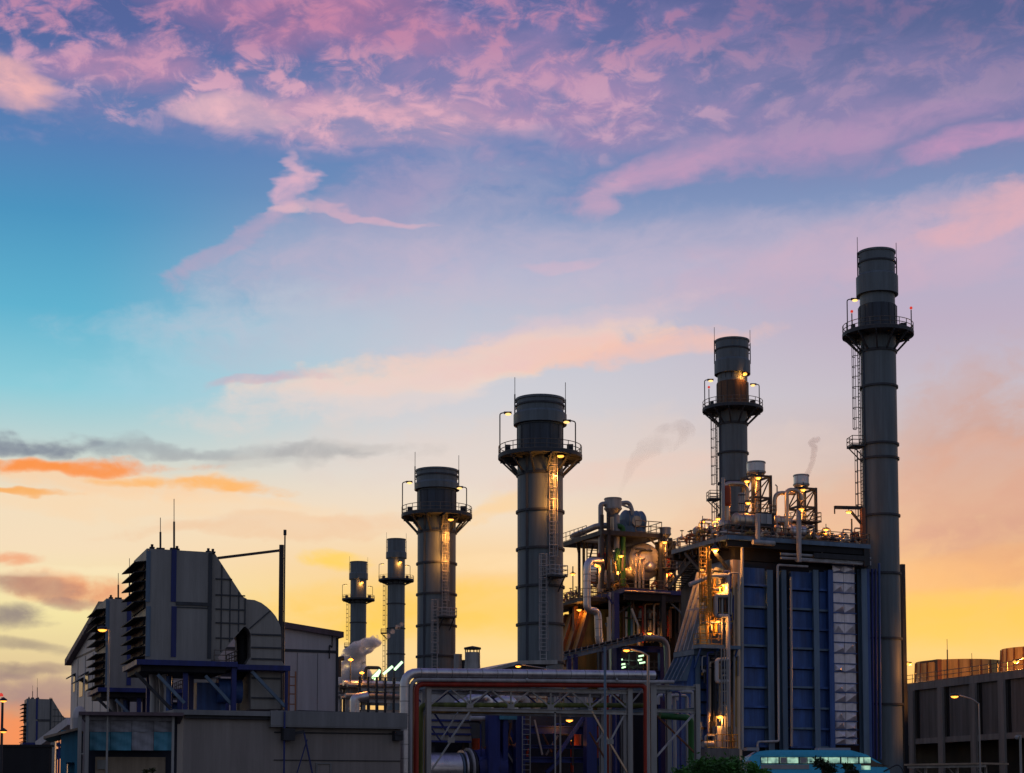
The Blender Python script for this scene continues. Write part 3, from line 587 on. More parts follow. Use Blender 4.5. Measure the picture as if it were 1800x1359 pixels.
def silencer(F, u, v, z0, zc, z1, r, label, frame=None, m='silver'):
    t = thing('vent_silencer', label, 'silencer', F, (u, v, z0), 'steam vent silencers')
    b = B(); b.lathe([(r*.35, zc-r*.9), (r, zc), (r, z1), (r-.08, z1), (r-.08, z1-.5), (.01, z1-.5)], (u, v), 28); s = b.obj('drum', m, t)
    b = B(); b.lathe([(r, zc+.05), (r+.07, zc+.05), (r+.07, zc+.2), (r, zc+.2)], (u, v), 28); b.lathe([(r, z1-.2), (r+.06, z1-.2), (r+.06, z1-.06), (r, z1-.06)], (u, v), 28); b.obj('band', 'galv', s)
    b = B(); b.cyl((u, v, z0), (u, v, zc-r*.85), r*.36, n=14); b.obj('vent_pipe', 'copper', t)
    if frame:
        w, ztop = frame; b = B()
        for sx_ in (-1, 1):
            for sy_ in (-1, 1): b.beam((u+sx_*w, v+sy_*w, z0), (u+sx_*w, v+sy_*w, ztop), .3)
        n = max(1, round((ztop-z0)/2.6))
        for i in range(n+1):
            z = z0+.6+(ztop-z0-.75)*i/n
            for s_ in (-1, 1): b.beam((u-w, v+s_*w, z), (u+w, v+s_*w, z), .24); b.beam((u+s_*w, v-w, z), (u+s_*w, v+w, z), .24)
        for i in range(n):
            za = z0+.6+(ztop-z0-.75)*i/n; zb = z0+.6+(ztop-z0-.75)*(i+1)/n
            for s_ in (-1, 1): b.beam((u-w, v+s_*w, za), (u+w, v+s_*w, zb), .13); b.beam((u+s_*w, v-w, zb), (u+s_*w, v+w, za), .13)
        b.obj('support_frame', 'dark', t)
        b = B(); zz = z0+(ztop-z0)*.45; b.box(u-w-.5, u+w+.5, v-w-.5, v+w+.5, zz-.1, zz); fo = b.obj('landing', 'dark', t)
        b = railing(B(), [(u-w-.45, v+w, zz), (u-w-.45, v-w-.45, zz), (u+w+.45, v-w-.45, zz), (u+w+.45, v+w, zz)], 1.1, .05, 1.2); b.obj('railing', 'rail', fo)
    return t

# ================================================================== the blue boiler block (unit in front)
P, Q = F1.P, F1.Q
tb = thing('boiler_block', 'tall blue panelled boiler block with quilted silver panels and a railed roof deck', 'boiler', F1, (0, 0, 0))
pc = P(1278, 940, -1.5); zdeck = pc[2]; ud0 = pc[0]; ud1 = P(1531, 966, -1.5)[0]; vd1 = Q(1180, 968, ud0)[1]
uend = P(1528, 1100, 0)[0]; ztop = P(1310, 984, 0)[2]
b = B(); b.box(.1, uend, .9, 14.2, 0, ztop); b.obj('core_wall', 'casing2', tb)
b = B(); b.box(-.2, uend+.3, -.3+.9, 14.5, ztop+.01, zdeck-.56); b.obj('recess_shade', 'black', tb)  # black box paints the deep shade under the deck
# panels with girts
for (x0, x1, ys) in ((1308, 1345, (995, 1030, 1068, 1102, 1136, 1172, 1209, 1243, 1279, 1312)), (1391, 1429, (1002, 1037, 1072, 1106, 1141, 1175, 1209, 1245, 1281, 1314)), (1441, 1453, (1003, 1038, 1074, 1108, 1143, 1210, 1246, 1282, 1314))):
    for ya, yb in zip(ys, ys[1:]):
        a, c = P(x0, ya, .3), P(x1, yb, .3); zb_ = c[2]; za_ = a[2]; b = B()
        b.box(a[0], c[0], .42, .88, zb_+.14, za_-.14); b.obj('casing_panel', 'casing', tb)
        b = B(); b.box(a[0]-.25, c[0]+.25, .05, .88, zb_-.12, zb_+.12); b.obj('girt', 'bluegrey' if (ys.index(ya) % 2) else 'casing', tb)
# columns
for x, w, m in ((1354, .4, 'bluegrey'), (1378.5, .34, 'bluegrey'), (1435, .36, 'bluegrey'), (1461, .34, 'casing'), (1520, .4, 'bluegrey'), (1527, .2, 'casing')):
    a = P(x, 1100, -.3); zz = P(x, 1002 if x < 1500 else 1000, -.3)[2]; b = B()
    b.box(a[0]-w, a[0]+w, -.35, -.27, 0, zz); b.box(a[0]-.06, a[0]+.06, -.27, .5, 0, zz); b.box(a[0]-w, a[0]+w, .5, .58, 0, zz); b.obj('column', m, tb)
# quilted insulation strip
xa, xb = P(1466, 1100, -.05)[0], P(1504.5, 1100, -.05)[0]; zt, zb_ = P(1485, 983, -.05)[2], P(1485, 1309, -.05)[2]
rows = [0, .034, .074, .127, .184, .238, .293, .345, .405, .45, .51, .565, .61, .67, .72, .775, .82, .875, .92, .965, 1.0]
kinds = [1, 1, 0, 1, 0, 2, 0, 1, 0, 1, 0, 1, 0, 1, 2, 0, 1, 2, 1, 2]
rd = random.Random(3)
for i, (r0, r1) in enumerate(zip(rows, rows[1:])):
    z1 = zt+(zb_-zt)*r0-.05; z0 = zt+(zb_-zt)*r1+.05; b = B(); um = (xa+xb)/2
    for (ua, ub) in ((xa, um-.02), (um+.02, xb)):
        vs = [(ua, .1, z0), (ub, .1, z0), (ub, .1, z1), (ua, .1, z1)]
        if kinds[i]:
            d = -rd.uniform(.3, .6) if kinds[i] == 1 else -rd.uniform(.55, .85); vs.append(((ua+ub)/2+rd.uniform(-.3, .3), .1+d, (z0+z1)/2+rd.uniform(-.35, .35)))
            b.add(vs, [(0, 1, 4), (1, 2, 4), (2, 3, 4), (3, 0, 4)])
        else:
            vs += [((ua+ub)/2, -.02, z0), ((ua+ub)/2, -.06, z1)]; b.add(vs, [(0, 4, 5, 3), (4, 1, 2, 5)])
    b.obj('quilted_panel', 'quilt', tb)
    b = B(); b.box(xa-.1, xb+.1, -.12 if i % 2 else -.05, .3, z0-.1, z0-.01); b.obj('girt', 'casing', tb)
# deck and railing
b = B(); b.box(ud0, ud1, -1.5, vd1, zdeck-.5, zdeck); dk = b.obj('roof_deck', 'bluegrey', tb)
b = B()
for k in range(9): v = -1.2+k*(vd1+1)/8; b.box(ud0+.2, ud1-.2, v, v+.3, zdeck-1.25, zdeck-.52)
b.obj('deck_beam', 'black', dk)
b = railing(B(), [(ud0+.1, vd1-.1, zdeck), (ud0+.1, -1.4, zdeck), (ud1-.1, -1.4, zdeck), (ud1-.1, 8, zdeck)], 1.25, .05, 1.9); b.obj('railing', 'rail', dk)
b = B(); b.box(ud1-8, ud1-.2, -1.38, -.2, zdeck-2.0, zdeck-1.4); b.box(ud1-.9, ud1-.1, -1.4, 0, zdeck-2.6, zdeck-.52); b.obj('hanger_beam', 'dark', dk)
# front pipes
def pxpipe(F, v, pts, r, m, parent, bend=.6, name='pipe', n=10):
    b = B(); b.tube([F.P(x, y, vv if vv is not None else v) for x, y, *rest in pts for vv in [rest[0] if rest else None]], r, n, bend); return b.obj(name, m, parent)
pxpipe(F1, -.9, [(1304.5, 962), (1304.5, 1318)], .2, 'pale', tb)
pxpipe(F1, -.7, [(1420, 996), (1366.5, 993), (1369, 1303), (1331.5, 1304), (1331.5, 1340)], .14, 'pale', tb, .3)
pxpipe(F1, -.9, [(1390, 1014), (1391.5, 1312)], .16, 'galv', tb)
pxpipe(F1, -2.0, [(1404, 897), (1404.5, 988)], .3, 'pale', tb)
pxpipe(F1, -2.0, [(1332, 903), (1332, 953)], .3, 'pale', tb)
pxpipe(F1, -2.1, [(1323, 953), (1361, 955.5)], .3, 'pale', tb)
for y, x0 in ((974, 1372), (981, 1372), (984.5, 1398)): pxpipe(F1, -1.0, [(x0, y), (1530, y+8)], .17, 'pale', tb)
for x in (1445, 1406): b = B(); a = P(x, 955, -1.0); c = P(x, 985, -1.0); b.beam(a, c, .12); b.obj('pipe_hanger', 'pale', tb)
pxpipe(F1, 1.0, [(1545, 990), (1548, 1335)], .16, 'casing', tb)
b = B(); a = P(1586.5, 992, 13.5); b.box(a[0]-.28, a[0]+.28, 13.3, 13.8, 0, a[2]); b.obj('column', 'dark', tb)
for x in (1533, 1539): pxpipe(F1, .2, [(x, 1000), (x+2, 1335)], .15, 'blue', tb)
shade_lamp(tb, P(1257, 966, -1.2), .55, 2600, .9)
# ---- inlet duct with its sloped roof
t2 = thing('inlet_duct', 'blue ribbed inlet duct with a finned sloping roof left of the boiler block', 'duct', F1, (P(1215, 1250, 1)[0], 1, 0))
p2 = lambda x, y, v=1: (P(x, y, v)[0], P(x, y, v)[2])
b = B(); b.prism([(p2(1208, 1200)[0], 0), p2(1208, 1196), p2(1219, 1152), (-.1, p2(1219, 1152)[1]), (-.1, 0)], 1, 5.4); b.obj('casing', 'casing', t2)
b = B(); lo = p2(1221, 1141); hi = p2(1264, 998); b.prism([lo, hi, (-.6, p2(1290, 984)[1]), (-.1, p2(1300, 1000)[1]), (-.1, lo[1])], 1, 5.4); b.obj('sloped_roof', 'bluegrey', t2)
b = B(); b.box(p2(1217, 1146)[0], -.1, .6, 5.6, p2(1219, 1151)[1], p2(1221, 1142)[1]); b.obj('belt', 'bluegrey', t2)
lo2, hi2 = p2(1206, 1197), p2(1218, 1152)
for k in range(5):
    v = 1+k*1.05; dx = .55; b = B()
    b.prism([(lo[0]-dx*.6, lo[1]), (hi[0]-dx, hi[1]), (hi[0]+.1, hi[1]), (lo[0]+.1, lo[1])], v, v+.14); b.obj('fin', 'pale', t2)
    b = B(); b.prism([(lo2[0]-.9, lo2[1]), (hi2[0]-.15, hi2[1]), (hi2[0]+.1, hi2[1]), (lo2[0]+.1, lo2[1])], v, v+.14); b.obj('fin', 'bluegrey', t2)
for y in (1172, 1191, 1212, 1234, 1257, 1280, 1302): b = B(); a = P(1224, y, .9); b.box(a[0], -.3, .78, .99, a[2]-.11, a[2]+.11); b.obj('girt', 'casing2', t2)
for x in (1226, 1252, 1283): b = B(); a = P(x, 1150, .7); b.box(a[0]-.28, a[0]+.28, .55, .77, 0, p2(1219, 1153)[1]); b.obj('column', 'bluegrey' if x != 1252 else 'casing2', t2)
b = B(); a = P(1291, 1000, .3); b.box(a[0]-.5, a[0]+.5, -.2, .5, 0, P(1291, 985, .3)[2]); b.obj('column', 'copper', t2)
# walkway, ladders and looping pipes on its front
wz = P(1240, 1133, -1.2)[2]; wu0, wu1 = P(1231, 1133, -1.2)[0], P(1302, 1133, -1.2)[0]
b = B(); b.box(wu0, wu1, -1.2, .5, wz-.4, wz); wk = b.obj('walkway', 'bluegrey', t2)
b = railing(B(), [(wu0+.1, .5, wz), (wu0+.1, -1.1, wz), (P(1270, 1133, -1.2)[0], -1.1, wz)], 1.3, .05, 1.2); b.obj('railing', 'raily', wk)
for x in (1232, 1262, 1296): a = P(x, 1133, -1.0); b = B(); b.beam((a[0], -1.0, wz-.4), (a[0], .5, wz-2.6), .16); b.obj('bracket', 'casing', wk)
pxpipe(F1, -1.3, [(1212, 1028), (1248, 1013), (1279, 1012), (1279, 1047), (1258, 1047), (1258, 1083), (1279.5, 1083), (1280, 1277)], .27, 'pale', t2, .25)
pxpipe(F1, -1.4, [(1280, 1159), (1260, 1160), (1260, 1198), (1280, 1198)], .25, 'pale', t2, .25)
b = ladder(B(), P(1236, 1050, -.9)[0], -.9, wz, P(1236, 962, -.9)[2], (0, -1), .9, .06, True, .6); b.obj('ladder', 'raily', t2)
b = B(); a0, a1 = P(1231, 1066, -1.2), P(1245, 1066, -1.2)
for x in (1245, 1249.5): b.beam(P(x, 983, -1.6), P(x, 1078, -1.6), .16)
for y in (985, 996, 1012, 1022, 1034, 1046): b.beam(P(1245, y, -1.6), P(1249.5, y, -1.6), .1)
b.obj('ladder', 'raily', t2)
b = B()
for x in (1268, 1273, 1277): a, c = P(x, 1140, -1.7), P(x, 1318, -1.7); b.beam((a[0], -1.7, c[2]), a, .1)
for y in (1160, 1187, 1215, 1240, 1262): b.beam(P(1267, y, -1.7), P(1279, y, -1.7), .08)
b.obj('ladder', 'galv', t2)
b = B(); b.beam(P(1209, 1073, -1), P(1243, 1067, -1), .2); b.obj('strut', 'pale', t2)
b = B(); b.beam(P(1255, 968, -.9), P(1282, 1004, .2), .32); b.obj('strut', 'dark', t2)
for q, pw in ((P(1242, 995, -.5), 260), (P(1233, 1002, 3), 260), (P(1272, 1028, -1.5), 620), (P(1262, 1092, -1.6), 420)): shade_lamp(t2, q, .34, pw, .4)  # lamp among the looping pipes is added for the ochre light
rd = random.Random(77)
for k in range(34):
    v = rd.uniform(-1.1, .2); x0 = rd.uniform(1238, 1292); up = k < 20; y0, y1 = (rd.uniform(1000, 1050), rd.uniform(1070, 1128)) if up else (rd.uniform(1140, 1190), rd.uniform(1210, 1300)); x1 = min(1298, max(1234, x0+rd.uniform(-28, 28)))
    pts = [P(x0, y1, v), P(x0, y0, v), P(x1, y0, v)] + ([P(x1, y0+rd.uniform(10, 40), v)] if k % 2 else [])
    b = B(); b.tube(pts, rd.choice((.07, .1, .14, .2)), 8, .3); b.obj('pipe', rd.choice(('pale', 'copper', 'rust', 'galv', 'raily', 'dark', 'blue')), t2)
for y in (1048, 1092):
    a, c = P(1240, y, -1.0), P(1288, y, -1.0); b = B(); b.box(a[0], c[0], -1.0, .9, a[2]-.15, a[2]); lo_ = b.obj('landing', 'bluegrey', t2)
    b = railing(B(), [(a[0], -.95, a[2]), (c[0], -.95, a[2])], 1.1, .05, 1.1); b.obj('railing', 'raily', lo_)
# small wall lamp and pump skid at the foot
t = thing('pump_skid', 'small railed pump skid under an orange wall lamp beside the hedge', 'pump', F1, (P(1258, 1320, -2.2)[0], -2.2, 0))
z = P(1250, 1316, -2.2)[2]; x0, x1 = P(1236, 1316, -2.2)[0], P(1292, 1316, -2.2)[0]
b = B(); b.box(x0, x1, -3.2, .4, 0, z); b.obj('plinth', 'conc', t)
b = railing(B(), [(x0+.1, -3, z), (x1-.1, -3, z), (x1-.1, .2, z)], 1.6, .05, 1.1); b.obj('railing', 'raily', t)
b = B(); b.box(P(1258, 1300, -1)[0], P(1270, 1300, -1)[0], -1.4, -.3, z, P(1260, 1276, -1)[2]); b.obj('panel_box', 'pale', t)
b = B(); a = P(1244, 1311, -1.8); b.cyl((a[0]-.6, -1.8, z+.5), (a[0]+.8, -1.8, z+.5), .38, n=14); b.tube([(a[0]-.3, -1.8, z), (a[0]-.3, -1.8, z+1.5), (a[0]+.9, -1.8, z+1.5), (a[0]+.9, -1.8, z)], .12, 8, .3); b.obj('pump', 'galv', t)
b = B(); q = P(1265, 1260, -1.6); s = P(1277, 1268, -1.6); b.tube([(s[0], -1.6, z), (s[0], -1.6, s[2]), (q[0]+.5, -1.6, q[2]+.15)], .07, 6, .4); b.box(q[0]-.5, q[0]+.5, -1.8, -1.4, q[2]+.06, q[2]+.2); lo_ = b.obj('lamp', 'dark', t); bulb(lo_, q, .38); glow('lamp_and_fill_glow', q+Vector((0, -.3, -.4)), t, 620)

# ---- things on the roof deck of the blue block
zd = zdeck
def dz(px, py, v): return P(px, py, v)
def put_sil(x0, x1, yt, yb, v, label, fr):
    a, c = P(x0, yb, v), P(x1, yb, v); top = P(x0, yt, v)[2]; u = (a[0]+c[0])/2; r = (c[0]-a[0])/2
    return silencer(F1, u, v, zd, a[2], top, r, label, (fr, P(x0, yb+4, v)[2]-.1), 'silver'), u
s1, us1 = put_sil(1315, 1343, 811, 831, 6, 'taller silver vent silencer on a dark frame against the second tallest chimney', 1.25)
s2, us2 = put_sil(1397, 1420, 834, 853, 6, 'silver vent silencer trailing a thin wisp of steam, on the right of the roof deck', 1.25)
for s_, q in ((s1, P(1313, 846, 4.4)), (s1, P(1333, 840, 4.4)), (s1, P(1315, 884, 4.2)), (s2, P(1412, 861, 4.4)), (s2, P(1409, 895, 4.2))): shade_lamp(s_, q, .42, 330, .45)
b = B(); b.tube([P(1272, 925, 4), P(1272, 850, 4), P(1313, 851, 4), P(1313, 880, 4)], .3, 10, 1.0); tagp(b.obj('arched_pipe', 'copper', None, F1, (P(1272, 925, 4)[0], 4, zd)), 'orange lit arched pipe between the orange sheet and the taller silencer', 'pipe', 'arched pipes on the roof deck')
b = B(); b.tube([P(1362, 925, 5), P(1362, 867, 5), P(1398, 867, 5)], .27, 10, .9); b.tube([P(1366, 868, 5), P(1366, 855, 5), P(1363, 852, 5)], .08, 6); tagp(b.obj('arched_pipe', 'copper', None, F1, (P(1362, 925, 5)[0], 5, zd)), 'left of two arched pipes beside the steaming silencer', 'pipe', 'arched pipes on the roof deck')
b = B(); b.tube([P(1383, 935, 3.6), P(1383, 859, 3.6), P(1405, 864, 3.6), P(1409, 880, 3.6)], .27, 10, .9); tagp(b.obj('arched_pipe', 'copper', None, F1, (P(1383, 935, 3.6)[0], 3.6, zd)), 'arched pipe touching the frame of the steaming silencer', 'pipe', 'arched pipes on the roof deck')
t = thing('shrouded_tank', 'upright vessel wrapped in a bright orange sheet in front of the second tallest chimney', 'vessel', F1, (P(1277, 900, 3)[0], 3, zd))
a, c = P(1271, 890, 3), P(1284, 855, 3); r = (c[0]-a[0])/2; um = (a[0]+c[0])/2
b = B(); b.lathe([(r*.8, a[2]), (r, a[2]+.4), (r*.95, c[2]-.3), (r*.75, c[2]), (.01, c[2]+.1)], (um, 3), 18); b.obj('sheet', 'tarp', t)
b = B(); b.cyl((um, 3, zd), (um, 3, a[2]+.1), r*.7, n=14); b.obj('vessel', 'copper', t)
b = B(); b.cyl((um-r-.2, 2.6, zd), (um-r-.2, 2.6, c[2]+.9), .2, n=10); b.obj('riser', 'pale', t)
def hdrum(F, u, v, z, r, L, ax, label, m='copper', group='horizontal drums', legs=True, z0=None):
    t = thing('pressure_drum', label, 'drum', F, (u, v, z-r if z0 is None else z0), group); A = Vector((u, v, z)); d = Vector((1, 0, 0)) if ax == 'u' else Vector((0, 1, 0))
    b = B(); b.cyl(A-d*L/2, A+d*L/2, r, n=36, cap=False); b.dome(A+d*L/2, d, r, r*.42, 36, 6); b.dome(A-d*L/2, -d, r, r*.42, 36, 6); b.obj('shell', m, t)
    b = B()
    for f in (-.49, -.2, .2, .49): b.cyl(A+d*(L*f-.06), A+d*(L*f+.06), r+.05, n=36)
    b.obj('band', 'galv', t)
    if legs:
        for f in (-.3, .3):
            c_ = A+d*L*f; b = B(); s = Vector((.25, r*.8, 0)) if ax == 'u' else Vector((r*.8, .25, 0)); zl = z0 if z0 is not None else z-r-.3; b.box(c_.x-s.x, c_.x+s.x, c_.y-s.y, c_.y+s.y, zl, z-r*.55); b.obj('saddle', 'dark', t)
    return t
q = P(1310, 917, 1.8); hdrum(F1, q[0], 1.8, q[2], .95, 2.6, 'u', 'copper lit small drum at the front of the roof deck under the taller silencer', 'copper', 'small drums on the roof deck', True, zd)
q = P(1284, 925, 3); hdrum(F1, q[0], 3, q[2], .7, 2.4, 'u', 'short drum below the orange sheet on the roof deck', 'copper', 'small drums on the roof deck', True, zd)
q = P(1400, 935, 2); hdrum(F1, q[0], 2, q[2], .8, 2.0, 'u', 'small silver drum beside the foot of the white riser pipe', 'silver', 'small drums on the roof deck', True, zd)
q = P(1374, 916, 4); hdrum(F1, q[0], 4, q[2], .6, 2.2, 'u', 'orange lit drum between the white cabinet and the steaming silencer', 'copper', 'small drums on the roof deck', True, zd)
t = thing('control_cabinet', 'white two door control cabinet in a dark frame at the middle of the roof deck', 'cabinet', F1, (P(1348, 930, .5)[0], .5, zd))
a, c = P(1337, 920, .3), P(1357, 904, .3); b = B(); b.box(a[0]-.15, c[0]+.3, .36, 1.6, a[2]-.4, c[2]+.15)
for x in (a[0], c[0]): b.box(x-.1, x+.1, .5, .7, zd, a[2]-.4); b.box(x-.1, x+.1, 1.3, 1.5, zd, a[2]-.4)
b.obj('body', 'dark', t)
for k in (0, 1): um = a[0]+(c[0]-a[0])*k/2; b = B(); b.box(um+.04, um+(c[0]-a[0])/2-.04, .3, .36, a[2], c[2]); b.obj('door', 'pale', t)
rd = random.Random(5)
spots = [(1224, 925, 8, 'far left on the roof deck'), (1237, 918, 8, 'left of the roof deck with a tall black handwheel')]
names = {1205: 'leftmost valve group on the roof deck by the stair', 1222: 'valve group beside the deck lamp left of the orange sheet', 1240: 'valve group with tall stems left of the small drum', 1262: 'valve group between the deck lamp and the orange sheet', 1296: 'valve group in front of the taller silencer', 1326: 'valve group left of the white cabinet', 1352: 'valve group under the white cabinet', 1380: 'valve group between the two arched pipes', 1425: 'valve group right of the white riser pipe', 1440: 'tall valve group near the right end of the roof deck', 1456: 'orange lit valve group left of the crane arm', 1474: 'valve group under the crane arm', 1492: 'valve group by the foot of the tallest chimney ladder', 1505: 'rightmost valve group on the roof deck'}
for i, (px, lab) in enumerate(names.items()):
    v = (9, 7, 4, 2.5, 1, .4, -.2, .8, .6, 2.5, .6, 2, .6, 1.5)[i]; u = P(px, 940, v)[0]; valve_group(F1, (u, v, zd), lab, i, rd.uniform(1.6, 2.6), rd.uniform(1.5, 2.6), ('copper', 'rust', 'ochre')[i % 3])
for px, v, w in ((1250, 6, 2.6), (1306, 3.5, 2), (1338, 3.2, 2), (1436, 4, 3), (1470, 4.5, 3)):
    t = thing('pipe_loop', {1250: 'looped steam pipes left of the orange sheet', 1306: 'looped pipes behind the copper lit drum', 1338: 'looped pipes between the two silencers', 1436: 'looped pipes right of the steaming silencer', 1470: 'looped pipes near the crane arm'}[px], 'pipes', F1, (P(px, 940, v)[0], v, zd), 'pipe loops on the roof deck')
    u = P(px, 940, v)[0]
    for k in range(3):
        b = B(); h = rd.uniform(1.5, 3.2) if px < 1400 else rd.uniform(1, 2); x0, x1 = u-w/2+k*.3, u+w/2-k*.25; b.tube([(x0, v+k*.5, zd), (x0, v+k*.5, zd+h), (x1, v+k*.5, zd+h), (x1, v+k*.5, zd)], .13, 8, .4); b.obj('pipe', ('copper', 'rust', 'pale')[k], t)
t = thing('gauge_rack', 'rack of thin upright pipes between the orange sheet and the taller silencer', 'pipes', F1, (P(1303, 930, 2.6)[0], 2.6, zd))
for k in range(3): b = B(); a = P(1300+k*3.5, 866, 2.6); b.cyl((a[0], 2.6, zd), a, .12, n=8); b.obj('pipe', 'pale', t)
b = B()
for y in (870, 885, 900): b.beam(P(1298, y, 2.5), P(1310, y, 2.5), .12)
b.obj('clamp_bar', 'dark', t)

for i, (px, v, r, h, lab, m) in enumerate(((1229, 9, .8, 2.6, 'upright tank at the left end of the roof deck', 'galv'), (1252, 5.5, .7, 2.2, 'upright tank left of the orange sheet', 'copper'), (1322, 3.2, .8, 2.4, 'upright tank under the taller silencer', 'copper'), (1366, 2.2, .6, 2.2, 'upright tank at the foot of the left arched pipe', 'copper'), (1390, 4.2, .8, 2.8, 'upright tank in front of the steaming silencer frame', 'rust'), (1416, 2.6, .7, 2.0, 'upright tank just right of the white riser pipe', 'copper'), (1446, 3, .6, 1.9, 'upright tank among the right hand valves', 'ochre'), (1482, 2.2, .7, 1.8, 'upright tank under the tip of the crane arm', 'copper'), (1502, 4, .6, 2.4, 'upright tank beside the crane post', 'rust'))):
    u = P(px, 940, v)[0]; t = thing('small_tank', lab, 'tank', F1, (u, v, zd), 'small tanks on the roof deck')
    b = B(); b.lathe([(r*.7, zd), (r*.7, zd+.3), (r, zd+.3), (r, zd+h-.3), (r*.6, zd+h), (.01, zd+h+.05)], (u, v), 18); b.obj('shell', m, t)
    b = B(); b.tube([(u, v, zd+h), (u, v, zd+h+.5), (u+r+.5, v, zd+h+.5), (u+r+.5, v, zd)], .1, 8, .3); b.obj('pipe', 'galv', t)
    b = B(); b.lathe([(r, zd+h*.5), (r+.05, zd+h*.5), (r+.05, zd+h*.5+.12), (r, zd+h*.5+.12)], (u, v), 18); b.obj('band', 'dark', t)
t = thing('header_bundle', 'bundle of long low pipes running along the roof deck', 'pipes', F1, (P(1300, 940, 1.6)[0], 1.6, zd))
for k in range(5):
    b = B(); a, c = P(1262+k*9, 940, 1+k*.9), P(1470+k*8, 940, 1+k*.9); z = zd+.7+.32*(k % 3); b.tube([(a[0], a[1], zd), (a[0], a[1], z), (c[0], a[1], z), (c[0], a[1], zd)], .17+.04*(k % 2), 8, .4); b.obj('pipe', ('copper', 'galv', 'rust', 'pale', 'copper')[k], t)
# deck lamps on poles
for i, (px, py, pw, v, lab) in enumerate(((1235, 917, 260, 8, 'deck lamp on a short pole at the left end of the roof deck'), (1262, 912, 260, 5, 'deck lamp on a pole just left of the orange sheet'), (1345, 935, 160, 1, 'low deck lamp in front of the white cabinet'), (1452, 931, 200, 2.4, 'low deck lamp among the valves right of the steaming silencer'))):
    t = thing('deck_lamp', lab, 'lamp', F1, (P(px, py, v)[0], v, zd), 'lamps on the roof deck'); q = P(px, py, v); b = B(); b.tube([(q[0]+.3, v, zd), (q[0]+.3, v, q[2]+.25), (q[0], v, q[2]+.25)], .06, 6); b.obj('pole', 'dark', t); shade_lamp(t, q, .36, pw, .2, 'shade')
t = thing('jib_crane', 'dark jib crane with an orange lamp, its arm reaching left from the tallest chimney', 'crane', F1, (P(1515, 960, 3)[0], 3, zd))
a, e = P(1516, 893, 3), P(1467, 892, 3); b = B(); b.beam((a[0], 3, zd), (a[0], 3, a[2]), .5); b.obj('post', 'rust', t)  # rust colour on the post stands in for orange lamplight
b = B(); b.beam((a[0], 3, a[2]), e, .32, .4); b.beam(P(1495, 898, 3), P(1514, 921, 3), .25); b.beam(e, e-Vector((0, 0, .8)), .12); b.obj('arm', 'dark', t); shade_lamp(t, P(1492, 900, 2.6), .42, 300, .2)
b = B(); q = P(1497, 912, 3); b.beam((q[0], 3, zd), (q[0], 3, q[2]), .14); b.obj('prop', 'dark', t)
# stair and landing at the left end of the deck
t = thing('steel_stair', 'open steel stair under the left end of the roof deck, seen against the sky', 'stair', F1, (ud0+1, vd1-2, 0))
A0, A1 = Q(1230, 972, ud0+.6), Q(1180, 1036, ud0+.6); b = B()
A0 = Q(1224, 974, ud0+.6); A1 = Q(1176, 1034, ud0+.6)
for s_ in (0, 1.6): b.beam(A0+Vector((s_, 0, 0)), A1+Vector((s_, 0, 0)), .14, .4)
b.obj('stringer', 'dark', t); b = B()
for i in range(15): q = A0.lerp(A1, (i+.5)/15); b.box(q[0]+.05, q[0]+1.55, q[1]-.2, q[1]+.2, q[2]-.04, q[2]+.04)
b.obj('tread', 'dark', t); b = B(); b.tube([A0+Vector((0, 0, 1.1)), A1+Vector((0, 0, 1.1))], .05, 6); b.tube([A0+Vector((1.6, 0, 1.1)), A1+Vector((1.6, 0, 1.1))], .05, 6)
for i in range(6):
    q = A0.lerp(A1, i/5); b.beam(q, q+Vector((0, 0, 1.1)), .07)
b.obj('handrail', 'rail', t)
b = B(); b.beam(Q(1205, 972, ud0+.3), Q(1240, 1012, ud0+.3), .35); b.obj('brace', 'dark', t)

# ================================================================== the second, open steel boiler tower
P, Q = F2.P, F2.Q
tt = thing('boiler_tower', 'open dark steel boiler tower with two railed decks, crowded with pipes and orange lamps', 'boiler', F2, (0, 0, 0))
pm = P(1097, 1034, -1); zm = pm[2]; um0 = pm[0]; um1 = P(1232, 1040, -1)[0]; vm1 = 18
b = B(); b.box(um0, um1, -1, vm1, zm-.55, zm); md = b.obj('middle_deck', 'blue', tt)
b = B()
for k in range(8): v = -.7+k*2.5; b.box(um0+.2, um1-.2, v, v+.3, zm-1.5, zm-.57)
b.obj('deck_beam', 'black', md)
b = railing(B(), [(um0+.1, vm1, zm), (um0+.1, -.9, zm), (P(1168, 1035, -1)[0], -.9, zm)], 1.25, .05, 1.5); b.obj('railing', 'rail', md)
b = railing(B(), [(um1-.1, -.9, zm), (P(1195, 1035, -1)[0], -.9, zm)], 1.25, .05, 1.5); b.obj('railing', 'rail', md)
# side walkway further left at the same level
s0, s1 = Q(1082, 1046, um0-2), Q(992, 1070, um0-2); b = B(); b.box(um0-4, um0-.05, 3, 19, zm-1.4, zm-1.0); sw = b.obj('side_walkway', 'dark', tt)
b = railing(B(), [(um0-3.9, 19, zm-1), (um0-3.9, 3.1, zm-1), (um0-.1, 3.1, zm-1)], 1.3, .06, 1.5); b.obj('railing', 'rail', sw)
pu = P(1100, 934, 0); zu = pu[2]; uu0 = P(1058, 940, 0)[0]; uu1 = P(1165, 940, 0)[0]
b = B(); b.box(uu0, uu1, 0, 13, zu-.6, zu); ud_ = b.obj('upper_deck', 'dark', tt)
b = railing(B(), [(uu0+.1, 13, zu), (uu0+.1, 5, zu)], 1.3, .05, 1.4); b.obj('railing', 'rail', ud_)
b = railing(B(), [(P(1118, 935, 0)[0], .1, zu), (uu1-.1, .1, zu), (uu1-.1, 8, zu)], 1.6, .06, 1.6); b.obj('railing', 'rail', ud_)
